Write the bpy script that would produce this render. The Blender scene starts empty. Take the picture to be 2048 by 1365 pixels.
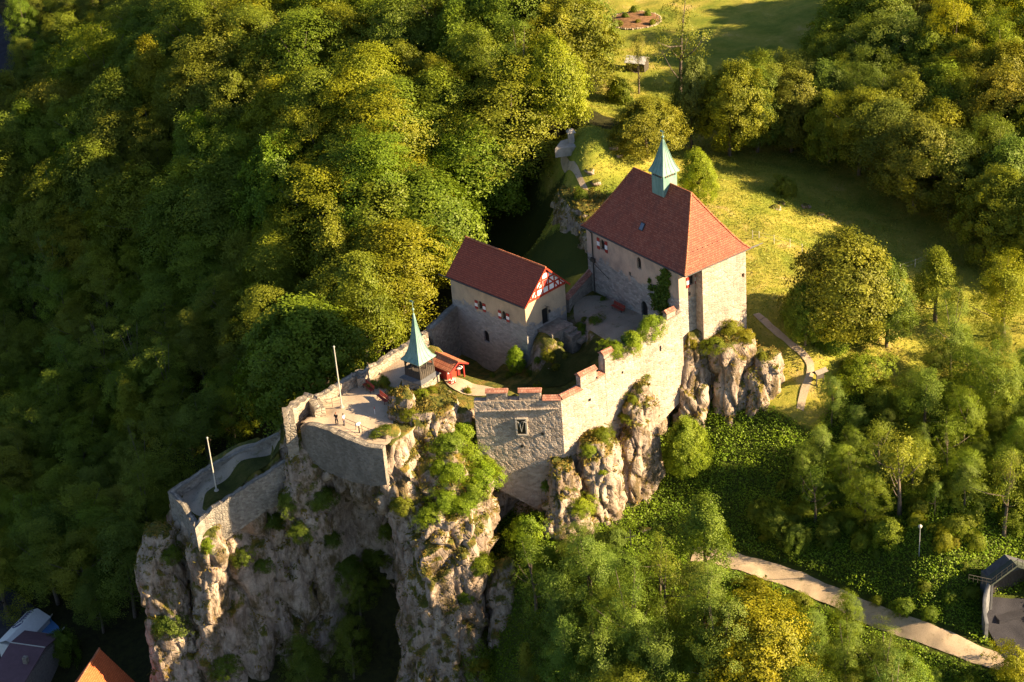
import bpy, bmesh, math, random
import numpy as np
from mathutils import Vector, Matrix, noise
from mathutils.bvhtree import BVHTree
from mathutils.geometry import delaunay_2d_cdt
R_ = math.radians
SC = bpy.context.scene
COL = SC.collection

# ------------------------------------------------------------------ camera
PITCH, ROLL, FPX, DIST = R_(29.0), R_(4.7), 3770.0, 240.0
CAM = Vector((0, -DIST*math.cos(PITCH), DIST*math.sin(PITCH)))
FW = Vector((0, math.cos(PITCH), -math.sin(PITCH)))
_r0 = Vector((1, 0, 0)); _u0 = Vector((0, math.sin(PITCH), math.cos(PITCH)))
RT = _r0*math.cos(ROLL) - _u0*math.sin(ROLL)
UP = _u0*math.cos(ROLL) + _r0*math.sin(ROLL)
cd = bpy.data.cameras.new('camera'); cam = bpy.data.objects.new('camera', cd); COL.objects.link(cam)
cd.sensor_width = 36; cd.lens = FPX/2048*36; cd.clip_start = 1; cd.clip_end = 6000
cam.matrix_world = Matrix(((RT.x, UP.x, -FW.x, CAM.x), (RT.y, UP.y, -FW.y, CAM.y), (RT.z, UP.z, -FW.z, CAM.z), (0, 0, 0, 1)))
SC.camera = cam

# ------------------------------------------------------------------ light
SUN_EL, SUN_AZ = R_(23.5), R_(-12)          # azimuth measured from +X towards +Y
SDIR = Vector((math.cos(SUN_EL)*math.cos(SUN_AZ), math.cos(SUN_EL)*math.sin(SUN_AZ), math.sin(SUN_EL)))
w = bpy.data.worlds.new('World'); SC.world = w; w.use_nodes = True
nt = w.node_tree; nt.nodes.clear()
sky = nt.nodes.new('ShaderNodeTexSky'); sky.sky_type = 'NISHITA'; sky.sun_disc = False
sky.air_density = .7; sky.dust_density = .6; sky.sun_elevation = SUN_EL; sky.sun_rotation = math.pi/2 - SUN_AZ
bg = nt.nodes.new('ShaderNodeBackground'); bg.inputs[1].default_value = 0.052
wo = nt.nodes.new('ShaderNodeOutputWorld')
nt.links.new(sky.outputs[0], bg.inputs[0]); nt.links.new(bg.outputs[0], wo.inputs[0])
sl = bpy.data.lights.new('sun', 'SUN'); sl.energy = 5.0; sl.angle = R_(0.5); sl.color = (1.0, 0.765, 0.46)
so = bpy.data.objects.new('sun', sl); COL.objects.link(so)
so.rotation_euler = SDIR.to_track_quat('Z', 'Y').to_euler(); so.location = SDIR*300
SC.view_settings.view_transform = 'Standard'; SC.view_settings.look = 'None'
SC.view_settings.exposure = 1.92; SC.view_settings.gamma = 1
SC.view_settings.use_curve_mapping = False
SC.cycles.max_bounces = 6; SC.cycles.diffuse_bounces = 3; SC.cycles.transmission_bounces = 3; SC.cycles.transparent_max_bounces = 4

# ------------------------------------------------------------------ rays
def ray(px, py):
    return (FW*FPX + RT*(px-1024) - UP*(py-682.5)).normalized()
def at(px, py, z):
    d = ray(px, py); return CAM + d*((z-CAM.z)/d.z)
def on_plane(px, py, p, n):
    d = ray(px, py); return CAM + d*((p-CAM).dot(n)/d.dot(n))
def proj(q):
    v = Vector(q)-CAM; k = FPX/v.dot(FW); return 1024+k*v.dot(RT), 682.5-k*v.dot(UP)

# ------------------------------------------------------------------ objects
def tag(o, label=None, cat=None, group=None, kind=None):
    if label: o['label'] = label
    if cat: o['category'] = cat
    if group: o['group'] = group
    if kind: o['kind'] = kind
    return o
def empty(name, loc, rz=0.0, label=None, cat=None, group=None):
    o = bpy.data.objects.new(name, None); COL.objects.link(o); o.location = loc; o.rotation_euler = (0, 0, rz)
    o.empty_display_size = .5
    return tag(o, label, cat, group)
def link(name, me, parent=None, mats=()):
    for m in mats: me.materials.append(m)
    o = bpy.data.objects.new(name, me); COL.objects.link(o)
    if parent: o.parent = parent
    return o
def copy_tree(o, parent=None):
    c = o.copy(); COL.objects.link(c); c.parent = parent
    for ch in list(o.children): copy_tree(ch, c)
    return c

class MB:
    """collects faces with uv in metres, links them as one mesh object"""
    def __init__(s): s.v = []; s.f = []; s.uv = []; s.mi = []
    def face(s, pts, uv=None, mi=0):
        b = len(s.v); s.v += [Vector(p) for p in pts]; s.f.append(list(range(b, b+len(pts)))); s.mi.append(mi)
        if uv is None:
            P = [Vector(p) for p in pts]; n = Vector((0, 0, 0))
            for i in range(len(P)): n += P[i].cross(P[(i+1) % len(P)])
            if n.length < 1e-9: n = Vector((0, 0, 1))
            n.normalize(); h = Vector((0, 0, 1)).cross(n)
            h = Vector((1, 0, 0)) if h.length < 1e-3 else h.normalized()
            k = n.cross(h); uv = [(p.dot(h), p.dot(k)) for p in P]
        s.uv.append(uv); return s
    def box(s, c, size, rz=0, mi=0, m=None):
        c = Vector(c); hx, hy, hz = [a/2 for a in size]
        M = m or Matrix.Rotation(rz, 3, 'Z')
        P = [c + M @ Vector((x*hx, y*hy, z*hz)) for x in (-1, 1) for y in (-1, 1) for z in (-1, 1)]
        for q in ((0, 1, 3, 2), (4, 6, 7, 5), (0, 4, 5, 1), (2, 3, 7, 6), (0, 2, 6, 4), (1, 5, 7, 3)):
            s.face([P[i] for i in q], mi=mi)
        return s
    def bar(s, a, b, wd, ht, mi=0):
        a = Vector(a); b = Vector(b); d = (b-a); L = d.length; d.normalize()
        side = Vector((0, 0, 1)).cross(d); side = Vector((1, 0, 0)) if side.length < 1e-3 else side.normalized()
        up = d.cross(side)
        M = Matrix((d, side, up)).transposed()
        return s.box((a+b)/2, (L, wd, ht), mi=mi, m=M)
    def tube(s, pts, rad, n=8, mi=0, cap=True):
        pts = [Vector(p) for p in pts]; rings = []
        for i, p in enumerate(pts):
            d = (pts[min(i+1, len(pts)-1)]-pts[max(i-1, 0)]).normalized()
            a = d.orthogonal().normalized() if abs(d.z) > .99 else Vector((0, 0, 1)).cross(d).normalized()
            b = d.cross(a); r = rad[i] if hasattr(rad, '__len__') else rad
            rings.append([p + (a*math.cos(t*2*math.pi/n)+b*math.sin(t*2*math.pi/n))*r for t in range(n)])
        for i in range(len(rings)-1):
            for t in range(n):
                s.face([rings[i][t], rings[i][(t+1) % n], rings[i+1][(t+1) % n], rings[i+1][t]], mi=mi)
        if cap:
            s.face(rings[0][::-1], mi=mi); s.face(rings[-1], mi=mi)
        return s
    def lathe(s, c, prof, n=16, mi=0, rot=0.0, sq=False):
        c = Vector(c); rings = []
        for r, z in prof: rings.append([c+Vector((r*math.cos(rot+t*2*math.pi/n), r*math.sin(rot+t*2*math.pi/n), z)) for t in range(n)])
        for i in range(len(rings)-1):
            for t in range(n):
                q = [rings[i][t], rings[i][(t+1) % n], rings[i+1][(t+1) % n], rings[i+1][t]]
                s.face(q, mi=mi)
        return s
    def prism(s, poly, z0, z1, mi=0):
        n = len(poly)
        for i in range(n):
            a = poly[i]; b = poly[(i+1) % n]
            s.face([(a[0], a[1], z0), (b[0], b[1], z0), (b[0], b[1], z1), (a[0], a[1], z1)], mi=mi)
        s.face([(p[0], p[1], z1) for p in poly], mi=mi); s.face([(p[0], p[1], z0) for p in poly][::-1], mi=mi)
        return s
    def build(s, name, mat, parent=None, smooth=False, weld=False):
        me = bpy.data.meshes.new(name); me.from_pydata([tuple(v) for v in s.v], [], s.f)
        ul = me.uv_layers.new(name='UVMap')
        ul.data.foreach_set('uv', np.array([c for f in s.uv for c in f], 'f').ravel())
        me.polygons.foreach_set('material_index', s.mi)
        if weld or smooth:
            bm = bmesh.new(); bm.from_mesh(me); bmesh.ops.remove_doubles(bm, verts=bm.verts, dist=1e-4); bm.to_mesh(me); bm.free()
        if smooth: me.polygons.foreach_set('use_smooth', [True]*len(me.polygons))
        return link(name, me, parent, mat if isinstance(mat, (list, tuple)) else [mat])

def fast_mesh(name, V, Fq, col=None, uv=None):
    """numpy quads -> mesh"""
    me = bpy.data.meshes.new(name); nv, nf = len(V), len(Fq)
    me.vertices.add(nv); me.vertices.foreach_set('co', np.asarray(V, 'f').ravel())
    me.loops.add(nf*4); me.loops.foreach_set('vertex_index', np.asarray(Fq, 'i').ravel())
    me.polygons.add(nf); me.polygons.foreach_set('loop_start', np.arange(nf, dtype='i')*4)
    try: me.polygons.foreach_set('loop_total', np.full(nf, 4, 'i'))
    except Exception: pass
    if col is not None:
        a = me.color_attributes.new('tone', 'FLOAT_COLOR', 'POINT'); a.data.foreach_set('color', np.asarray(col, 'f').ravel())
    if uv is not None:
        ul = me.uv_layers.new(name='UVMap'); ul.data.foreach_set('uv', np.asarray(uv, 'f')[np.asarray(Fq).ravel()].ravel())
    me.update(calc_edges=True); me.validate(); return me

# ------------------------------------------------------------------ materials
def mat(name, rough=.9, spec=.2):
    m = bpy.data.materials.new(name); m.use_nodes = True
    b = m.node_tree.nodes['Principled BSDF']; b.inputs['Roughness'].default_value = rough
    b.inputs['Specular IOR Level'].default_value = spec
    return m, m.node_tree, b
def N(t, ty, **k):
    n = t.nodes.new(ty)
    for a, v in k.items():
        if a.startswith('i_'): n.inputs[a[2:].replace('_', ' ')].default_value = v
        else: setattr(n, a, v)
    return n
def ramp(t, src, stops):
    n = t.nodes.new('ShaderNodeValToRGB'); e = n.color_ramp.elements
    while len(e) < len(stops): e.new(.5)
    for x, (p, c) in zip(e, stops): x.position = p; x.color = (*c, 1) if len(c) == 3 else c
    t.links.new(src, n.inputs[0]); return n.outputs[0]
def mixc(t, fac, a, b, mode='MIX'):
    n = t.nodes.new('ShaderNodeMix'); n.data_type = 'RGBA'; n.blend_type = mode
    for k, s in ((0, fac), (6, a), (7, b)):
        if isinstance(s, (int, float)): n.inputs[k].default_value = s
        elif isinstance(s, tuple): n.inputs[k].default_value = (*s, 1)
        else: t.links.new(s, n.inputs[k])
    return n.outputs[2]
def math_(t, op, a, b=None):
    n = t.nodes.new('ShaderNodeMath'); n.operation = op
    for k, s in ((0, a), (1, b)):
        if s is None: continue
        if isinstance(s, (int, float)): n.inputs[k].default_value = s
        else: t.links.new(s, n.inputs[k])
    return n.outputs[0]
def noise_(t, vec, scale, detail=4, rough=.6, dist=0.0):
    n = N(t, 'ShaderNodeTexNoise'); n.inputs['Scale'].default_value = scale; n.inputs['Detail'].default_value = detail
    n.inputs['Roughness'].default_value = rough; n.inputs['Distortion'].default_value = dist
    if vec is not None: t.links.new(vec, n.inputs['Vector'])
    return n.outputs['Fac']
def bump(t, b, h, dist, strength=1.0, prev=None):
    n = t.nodes.new('ShaderNodeBump'); n.inputs['Strength'].default_value = strength; n.inputs['Distance'].default_value = dist
    t.links.new(h, n.inputs['Height'])
    if prev is not None: t.links.new(prev, n.inputs['Normal'])
    if b is not None: t.links.new(n.outputs[0], b.inputs['Normal'])
    return n.outputs[0]
def coords(t, which='Object', scale=(1, 1, 1)):
    c = t.nodes.new('ShaderNodeTexCoord'); mp = t.nodes.new('ShaderNodeMapping'); mp.inputs['Scale'].default_value = scale
    t.links.new(c.outputs[which], mp.inputs[0]); return mp.outputs[0]
def world_pos(t, scale=(1, 1, 1)):
    g = t.nodes.new('ShaderNodeNewGeometry'); mp = t.nodes.new('ShaderNodeMapping'); mp.inputs['Scale'].default_value = scale
    t.links.new(g.outputs['Position'], mp.inputs[0]); return mp.outputs[0]

def simple(name, col, rough=.85, spec=.2, var=.25, sc=3.0, bd=.01, metal=0):
    m, t, b = mat(name, rough, spec); v = coords(t)
    f = noise_(t, v, sc, 5)
    d = tuple(c*(1-var) for c in col); l = tuple(min(1, c*(1+var)) for c in col)
    t.links.new(ramp(t, f, [(.3, d), (.7, l)]), b.inputs['Base Color']); b.inputs['Metallic'].default_value = metal
    if bd: bump(t, b, noise_(t, v, sc*6, 3), bd, .6)
    return m

def masonry(name, cols, mortar, su=2.2, sv=3.2, bd=.05, stain=(.2, .17, .14), stain_amt=.45, mw=.07, rnd=.85):
    """rubble masonry: uv in metres, cells as stones"""
    m, t, b = mat(name, .95, .1)
    uv = coords(t, 'UV', (su, sv, 1))
    # warp a little
    nz = N(t, 'ShaderNodeTexNoise'); nz.inputs['Scale'].default_value = .8; t.links.new(uv, nz.inputs['Vector'])
    ad = t.nodes.new('ShaderNodeVectorMath'); ad.operation = 'MULTIPLY_ADD'
    t.links.new(nz.outputs['Color'], ad.inputs[0]); ad.inputs[1].default_value = (.5, .35, 0); t.links.new(uv, ad.inputs[2])
    vo = N(t, 'ShaderNodeTexVoronoi', voronoi_dimensions='2D'); vo.inputs['Scale'].default_value = 1; vo.inputs['Randomness'].default_value = rnd
    ve = N(t, 'ShaderNodeTexVoronoi', voronoi_dimensions='2D', feature='DISTANCE_TO_EDGE'); ve.inputs['Scale'].default_value = 1; ve.inputs['Randomness'].default_value = rnd
    t.links.new(ad.outputs[0], vo.inputs['Vector']); t.links.new(ad.outputs[0], ve.inputs['Vector'])
    sep = t.nodes.new('ShaderNodeSeparateColor'); t.links.new(vo.outputs['Color'], sep.inputs[0])
    n = len(cols); stone = ramp(t, sep.outputs[0], [(i/(n-1), c) for i, c in enumerate(cols)])
    wp = world_pos(t)
    fine = noise_(t, wp, 9, 4)
    stone = mixc(t, .35, stone, ramp(t, fine, [(.3, (.25, .25, .25)), (.75, (1.0, 1.0, 1.0))]), 'MULTIPLY')
    em = ramp(t, ve.outputs['Distance'], [(0, (1, 1, 1)), (mw, (0, 0, 0))])
    c = mixc(t, em, stone, mortar)
    wp2 = world_pos(t, (1, 1, .45))
    sm = ramp(t, noise_(t, wp2, .33, 5, .65), [(.48, (0, 0, 0)), (.68, (stain_amt,)*3)])
    c = mixc(t, sm, c, stain)
    t.links.new(c, b.inputs['Base Color'])
    h = math_(t, 'ADD', ramp(t, ve.outputs['Distance'], [(0, (0, 0, 0)), (.22, (1, 1, 1))]), math_(t, 'MULTIPLY', sep.outputs[1], .6))
    h2 = math_(t, 'ADD', h, math_(t, 'MULTIPLY', fine, .5))
    bump(t, b, h2, bd)
    return m

def plaster_over_stone(name, plaster, dirty, stone_cols, zsplit, soft=1.2):
    """old render that has fallen off below a ragged line"""
    m, t, b = mat(name, .95, .1)
    wp = world_pos(t); fine = noise_(t, wp, 7, 5, .7)
    big = noise_(t, world_pos(t, (1, 1, .6)), .55, 6, .65)
    pl = ramp(t, big, [(.32, dirty), (.55, plaster), (.8, tuple(min(1, c*1.1) for c in plaster))])
    pl = mixc(t, .3, pl, ramp(t, fine, [(.3, (.5, .5, .5)), (.7, (1.0, 1.0, 1.0))]), 'MULTIPLY')
    uv = coords(t, 'UV', (2.0, 3.4, 1))
    vo = N(t, 'ShaderNodeTexVoronoi', voronoi_dimensions='2D'); vo.inputs['Scale'].default_value = 1
    ve = N(t, 'ShaderNodeTexVoronoi', voronoi_dimensions='2D', feature='DISTANCE_TO_EDGE'); ve.inputs['Scale'].default_value = 1
    t.links.new(uv, vo.inputs['Vector']); t.links.new(uv, ve.inputs['Vector'])
    sep = t.nodes.new('ShaderNodeSeparateColor'); t.links.new(vo.outputs['Color'], sep.inputs[0])
    st = ramp(t, sep.outputs[0], [(i/(len(stone_cols)-1), c) for i, c in enumerate(stone_cols)])
    st = mixc(t, ramp(t, ve.outputs['Distance'], [(0, (.6,)*3), (.1, (0, 0, 0))]), st, (.3, .27, .23))
    sp = t.nodes.new('ShaderNodeSeparateXYZ'); g = t.nodes.new('ShaderNodeNewGeometry'); t.links.new(g.outputs['Position'], sp.inputs[0])
    zz = math_(t, 'ADD', sp.outputs['Z'], math_(t, 'MULTIPLY', math_(t, 'SUBTRACT', noise_(t, wp, .5, 6, .62), .5), 5.0))
    mk = math_(t, 'DIVIDE', math_(t, 'SUBTRACT', zz, zsplit), soft)
    mk = ramp(t, mk, [(0, (0, 0, 0)), (.25, (1, 1, 1))])
    t.links.new(mixc(t, mk, st, pl), b.inputs['Base Color'])
    hs = ramp(t, ve.outputs['Distance'], [(0, (0, 0, 0)), (.2, (1, 1, 1))])
    hh = mixc(t, mk, hs, (1.2, 1.2, 1.2))
    n1 = bump(t, None, hh, .04); bump(t, b, fine, .02, .7, n1)
    return m

def tiles(name, cols, rows=.17, wid=.17, bd=.03, dirt=.42):
    m, t, b = mat(name, .75, .25)
    uv = coords(t, 'UV')
    br = N(t, 'ShaderNodeTexBrick'); br.offset = .5
    br.inputs['Scale'].default_value = 1; br.inputs['Brick Width'].default_value = wid*1.6; br.inputs['Row Height'].default_value = rows*1.6
    br.inputs['Mortar Size'].default_value = .022; br.inputs['Mortar Smooth'].default_value = .5; br.inputs['Bias'].default_value = 0
    br.inputs['Color1'].default_value = (0, 0, 0, 1); br.inputs['Color2'].default_value = (1, 1, 1, 1); br.inputs['Mortar'].default_value = (.5, .5, .5, 1)
    t.links.new(uv, br.inputs['Vector'])
    c = ramp(t, br.outputs['Color'], [(i/(len(cols)-1), k) for i, k in enumerate(cols)])
    c = mixc(t, br.outputs['Fac'], c, tuple(x*.45 for x in cols[0]))
    wp = world_pos(t, (1, 1, .5))
    c = mixc(t, ramp(t, noise_(t, wp, .8, 6, .7), [(.45, (0, 0, 0)), (.75, (dirt,)*3)]), c, (.09, .06, .05))
    t.links.new(c, b.inputs['Base Color'])
    # saw-tooth courses
    sx = t.nodes.new('ShaderNodeSeparateXYZ'); t.links.new(uv, sx.inputs[0])
    saw = math_(t, 'FRACT', math_(t, 'DIVIDE', sx.outputs['Y'], rows*1.6))
    h = math_(t, 'ADD', math_(t, 'SUBTRACT', 1.0, saw), math_(t, 'MULTIPLY', br.outputs['Fac'], -1.0))
    bump(t, b, h, bd)
    return m

def foliage(name, c0, c1, trans=.38):
    """leaf material: tone attribute per leaf, tint from the object's own colour"""
    m = bpy.data.materials.new(name); m.use_nodes = True; t = m.node_tree; t.nodes.clear()
    a = N(t, 'ShaderNodeAttribute', attribute_name='tone'); sp = t.nodes.new('ShaderNodeSeparateColor'); t.links.new(a.outputs['Color'], sp.inputs[0])
    c = ramp(t, sp.outputs[0], [(0, c0), (1, c1)])
    oi = t.nodes.new('ShaderNodeObjectInfo')
    c = mixc(t, 1.0, c, oi.outputs['Color'], 'MULTIPLY')
    c = mixc(t, 1.0, c, ramp(t, noise_(t, world_pos(t), .3, 4), [(.3, (.7, .8, .75)), (.7, (1.2, 1.14, 1.0))]), 'MULTIPLY')
    d = N(t, 'ShaderNodeBsdfDiffuse'); tr = N(t, 'ShaderNodeBsdfTranslucent'); gl = N(t, 'ShaderNodeBsdfGlossy')
    gl.inputs['Roughness'].default_value = .5; gl.inputs['Color'].default_value = (.7, .7, .45, 1)
    t.links.new(c, d.inputs['Color'])
    ct = mixc(t, 1.0, c, (1.15, 1.1, .6), 'MULTIPLY'); t.links.new(ct, tr.inputs['Color'])
    m1 = t.nodes.new('ShaderNodeMixShader'); m1.inputs[0].default_value = trans
    t.links.new(d.outputs[0], m1.inputs[1]); t.links.new(tr.outputs[0], m1.inputs[2])
    m2 = t.nodes.new('ShaderNodeMixShader'); m2.inputs[0].default_value = .025
    t.links.new(m1.outputs[0], m2.inputs[1]); t.links.new(gl.outputs[0], m2.inputs[2])
    o = t.nodes.new('ShaderNodeOutputMaterial'); t.links.new(m2.outputs[0], o.inputs[0]); return m

M = {}
LIME = [(.26, .22, .17), (.36, .30, .235), (.43, .365, .28), (.48, .42, .33)]
M['rubble'] = masonry('rubble_masonry', LIME, (.34, .29, .22), 1.7, 2.6, .06)
M['ashlar'] = masonry('pale_ashlar', [(.37, .29, .225), (.45, .36, .285), (.51, .415, .335), (.56, .47, .385)], (.42, .335, .265), 1.9, 3.2, .034, stain_amt=.6, mw=.06, rnd=.8)
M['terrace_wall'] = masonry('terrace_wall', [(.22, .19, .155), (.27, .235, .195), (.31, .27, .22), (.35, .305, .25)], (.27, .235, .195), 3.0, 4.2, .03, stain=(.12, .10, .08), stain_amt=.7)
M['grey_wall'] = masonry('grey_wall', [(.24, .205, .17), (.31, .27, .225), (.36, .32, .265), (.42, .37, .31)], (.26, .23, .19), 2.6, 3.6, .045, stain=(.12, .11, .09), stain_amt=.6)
M['keep_wall'] = plaster_over_stone('keep_wall', (.60, .43, .31), (.40, .30, .23), [(.26, .235, .21), (.36, .33, .29), (.45, .41, .36)], 7.2)
M['house_wall'] = plaster_over_stone('house_wall', (.56, .42, .275), (.40, .31, .21), [(.25, .235, .22), (.31, .295, .275), (.36, .34, .315)], 3.0)
M['roof_keep'] = tiles('plain_tiles', [(.32, .080, .045), (.39, .105, .06), (.45, .14, .08)])
M['roof_house'] = tiles('new_red_tiles', [(.36, .078, .042), (.41, .09, .048), (.46, .108, .056)], dirt=.14)
M['roof_hut'] = tiles('pantiles', [(.42, .13, .06), (.5, .17, .08), (.56, .21, .10)], .3, .22, .06, .1)
M['coping'] = tiles('coping_tiles', [(.33, .13, .085), (.42, .18, .12), (.5, .26, .18)], .2, .2, .04, .45)
M['copper'] = None
def copper():
    m, t, b = mat('green_copper', .6, .35); wp = world_pos(t, (1, 1, .3))
    c = ramp(t, noise_(t, wp, 1.3, 6, .7), [(.3, (.12, .23, .19)), (.55, (.2, .33, .275)), (.75, (.29, .42, .35))])
    t.links.new(c, b.inputs['Base Color']); bump(t, b, noise_(t, wp, 4, 3), .02, .5); return m
M['copper'] = copper()
M['dark_wood'] = simple('weathered_wood', (.075, .062, .05), .8)
M['slate'] = simple('slate_flashing', (.10, .10, .105), .6, .3)
M['red_paint'] = simple('red_paint', (.36, .035, .025), .6, .3, .12)
M['timber_red'] = simple('ox_blood_timber', (.42, .045, .02), .7, .3, .15)
M['white_paint'] = simple('white_limewash', (.78, .77, .74), .9, .1, .06)
M['dark'] = simple('dark_pane', (.015, .014, .013), .35, .5, .2, 3, 0)
M['iron'] = simple('dark_iron', (.03, .03, .032), .5, .4)
M['gutter'] = simple('dark_gutter', (.05, .045, .04), .5, .4)
M['bench_red'] = simple('bench_red', (.30, .045, .025), .6, .3, .2)
M['pole'] = simple('pole_paint', (.50, .47, .40), .5, .4, .1)
M['concrete'] = simple('concrete', (.42, .37, .31), .95, .1, .2, 1.2)
M['gravel'] = None
def gravel(name, a, c2, green=.0):
    m, t, b = mat(name, 1, .05); wp = world_pos(t)
    f = noise_(t, wp, 14, 3, .7); g = noise_(t, wp, .5, 5, .6)
    c = ramp(t, f, [(.3, a), (.7, c2)])
    c = mixc(t, .5, c, ramp(t, g, [(.35, (.62, .6, .56)), (.7, (1.1, 1.08, 1.05))]), 'MULTIPLY')
    if green: c = mixc(t, ramp(t, noise_(t, wp, .9, 5, .7), [(.55, (0, 0, 0)), (.68, (green,)*3)]), c, (.09, .10, .03))
    t.links.new(c, b.inputs['Base Color']); bump(t, b, f, .04); return m
M['gravel'] = gravel('terrace_gravel', (.42, .32, .23), (.62, .49, .36))
M['dirt_path'] = gravel('pale_dirt', (.40, .30, .20), (.60, .47, .33), .6)
M['court'] = gravel('courtyard_gravel', (.27, .22, .165), (.40, .335, .26), .55)
M['asphalt'] = gravel('cobble_paving', (.035, .034, .042), (.07, .068, .078))
def grass_mat(name, a, b2, c3, sc=.25):
    m, t, b = mat(name, 1, .05); wp = world_pos(t)
    f = noise_(t, wp, sc, 6, .68, .4)
    c = ramp(t, f, [(.34, a), (.5, b2), (.66, c3)])
    g = noise_(t, wp, 6, 4, .75)
    c = mixc(t, .6, c, ramp(t, g, [(.3, (.45, .48, .4)), (.7, (1.15, 1.1, 1.0))]), 'MULTIPLY')
    t.links.new(c, b.inputs['Base Color']); bump(t, b, g, .25); return m
M['lawn'] = grass_mat('courtyard_grass', (.045, .055, .016), (.07, .08, .022), (.10, .095, .03), .5)
M['bark'] = simple('bark', (.14, .11, .085), .95, .1, .3, 4, .03)
M['leaf'] = foliage('leaves', (.096, .118, .017), (.225, .25, .028), .29)
M['leaf_cool'] = foliage('cool_leaves', (.098, .128, .022), (.21, .245, .038), .29)
M['blade'] = foliage('grass_blades', (.19, .20, .03), (.42, .37, .08), .35)

def rock_mat():
    m, t, b = mat('limestone', .95, .1)
    wp = world_pos(t); ws = world_pos(t, (1, 1, .22))
    f1 = noise_(t, wp, .28, 6, .65); f2 = noise_(t, wp, 2.2, 6, .7); fs = noise_(t, ws, .8, 5, .65)
    c = ramp(t, f1, [(.3, (.34, .255, .195)), (.5, (.46, .36, .28)), (.7, (.56, .455, .36))])
    c = mixc(t, .6, c, ramp(t, f2, [(.32, (.45, .42, .4)), (.6, (1.0, 1.0, 1.0))]), 'MULTIPLY')
    c = mixc(t, ramp(t, fs, [(.48, (0, 0, 0)), (.64, (.72,)*3)]), c, (.15, .105, .075))
    c = mixc(t, ramp(t, noise_(t, world_pos(t, (1, 1, .5)), .42, 7, .72), [(.50, (0, 0, 0)), (.60, (.85,)*3)]), c, ramp(t, f2, [(.35, (.05, .045, .018)), (.6, (.13, .085, .03))]))
    g = t.nodes.new('ShaderNodeNewGeometry'); sp = t.nodes.new('ShaderNodeSeparateXYZ'); t.links.new(g.outputs['Normal'], sp.inputs[0])
    up = math_(t, 'ADD', sp.outputs['Z'], math_(t, 'MULTIPLY', math_(t, 'SUBTRACT', noise_(t, wp, .6, 6, .7), .5), 1.5))
    mk = ramp(t, up, [(.46, (0, 0, 0)), (.66, (1, 1, 1))])
    moss = ramp(t, noise_(t, wp, .7, 5, .7), [(.35, (.05, .06, .014)), (.5, (.11, .11, .022)), (.62, (.21, .15, .035)), (.75, (.17, .10, .04))])
    t.links.new(mixc(t, mk, c, moss), b.inputs['Base Color'])
    h = math_(t, 'ADD', f2, math_(t, 'MULTIPLY', noise_(t, wp, 7, 5, .7), .5))
    vo = N(t, 'ShaderNodeTexVoronoi', feature='DISTANCE_TO_EDGE'); vo.inputs['Scale'].default_value = .9; t.links.new(world_pos(t, (1, 1, .6)), vo.inputs['Vector'])
    h = math_(t, 'ADD', h, math_(t, 'MULTIPLY', ramp(t, vo.outputs['Distance'], [(0, (0, 0, 0)), (.06, (1, 1, 1))]), .35))
    bump(t, b, h, .2, .9); return m
M['rock'] = rock_mat()

# ------------------------------------------------------------------ terrain
TP = [(1540,640,-1.5,'m'),(1640,745,-5,'m'),(1600,800,-7,'m'),(1560,880,-10,'u'),(1450,900,-11,'u'),(1350,980,-14,'u'),(1200,1080,-15.5,'u'),
 (1060,1070,-15,'u'),(1030,1160,-18,'u'),(1500,1130,-17,'u'),(1750,1220,-18,'u'),(2000,1320,-19,'u'),(2000,1225,-17.5,'u'),(1900,1100,-12.5,'u'),
 (1700,1000,-13,'u'),(1700,850,-9.5,'u'),(1640,680,-3.5,'m'),(1700,690,-5,'m'),(1900,650,-8,'m'),(2040,700,-9,'m'),(2040,900,-12,'u'),
 (1450,380,-3,'m'),(1540,480,-3,'m'),(1700,480,-7,'m'),(1900,520,-9,'m'),(2048,560,-10.5,'f'),(1700,400,-7.5,'m'),(1900,490,-9.5,'m'),(1560,300,-6.5,'m'),(1800,450,-8.5,'m'),(1430,280,-5,'m'),(1300,340,-1.5,'m'),(1140,285,1.2,'m'),(1260,290,-1.5,'m'),(1180,235,-2,'f'),
 (1200,350,-.3,'m'),(1150,330,.6,'m'),(1250,120,-4,'m'),(1400,60,-4,'m'),(1270,45,-4,'m'),(1600,30,-3,'m'),(1250,230,-4,'m'),(1800,200,-4,'f'),
 (2048,100,0,'f'),(1000,420,-12,'l'),(930,460,-14,'l'),(850,580,-17,'f'),(780,640,-19,'f'),(700,720,-21,'f'),(1100,520,-8,'l'),(1100,430,-9,'l'),
 (1250,1365,-21,'u'),(1050,1365,-26,'u'),(900,1365,-34,'f'),(700,1300,-33,'f'),(500,1400,-36,'f'),(300,1300,-39,'f'),(190,1340,-41,'f'),
 (60,1300,-41,'f'),(0,1250,-41,'f'),(100,1100,-41,'f'),(20,850,-45,'f'),(990,-20,-8,'f')]
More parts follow.
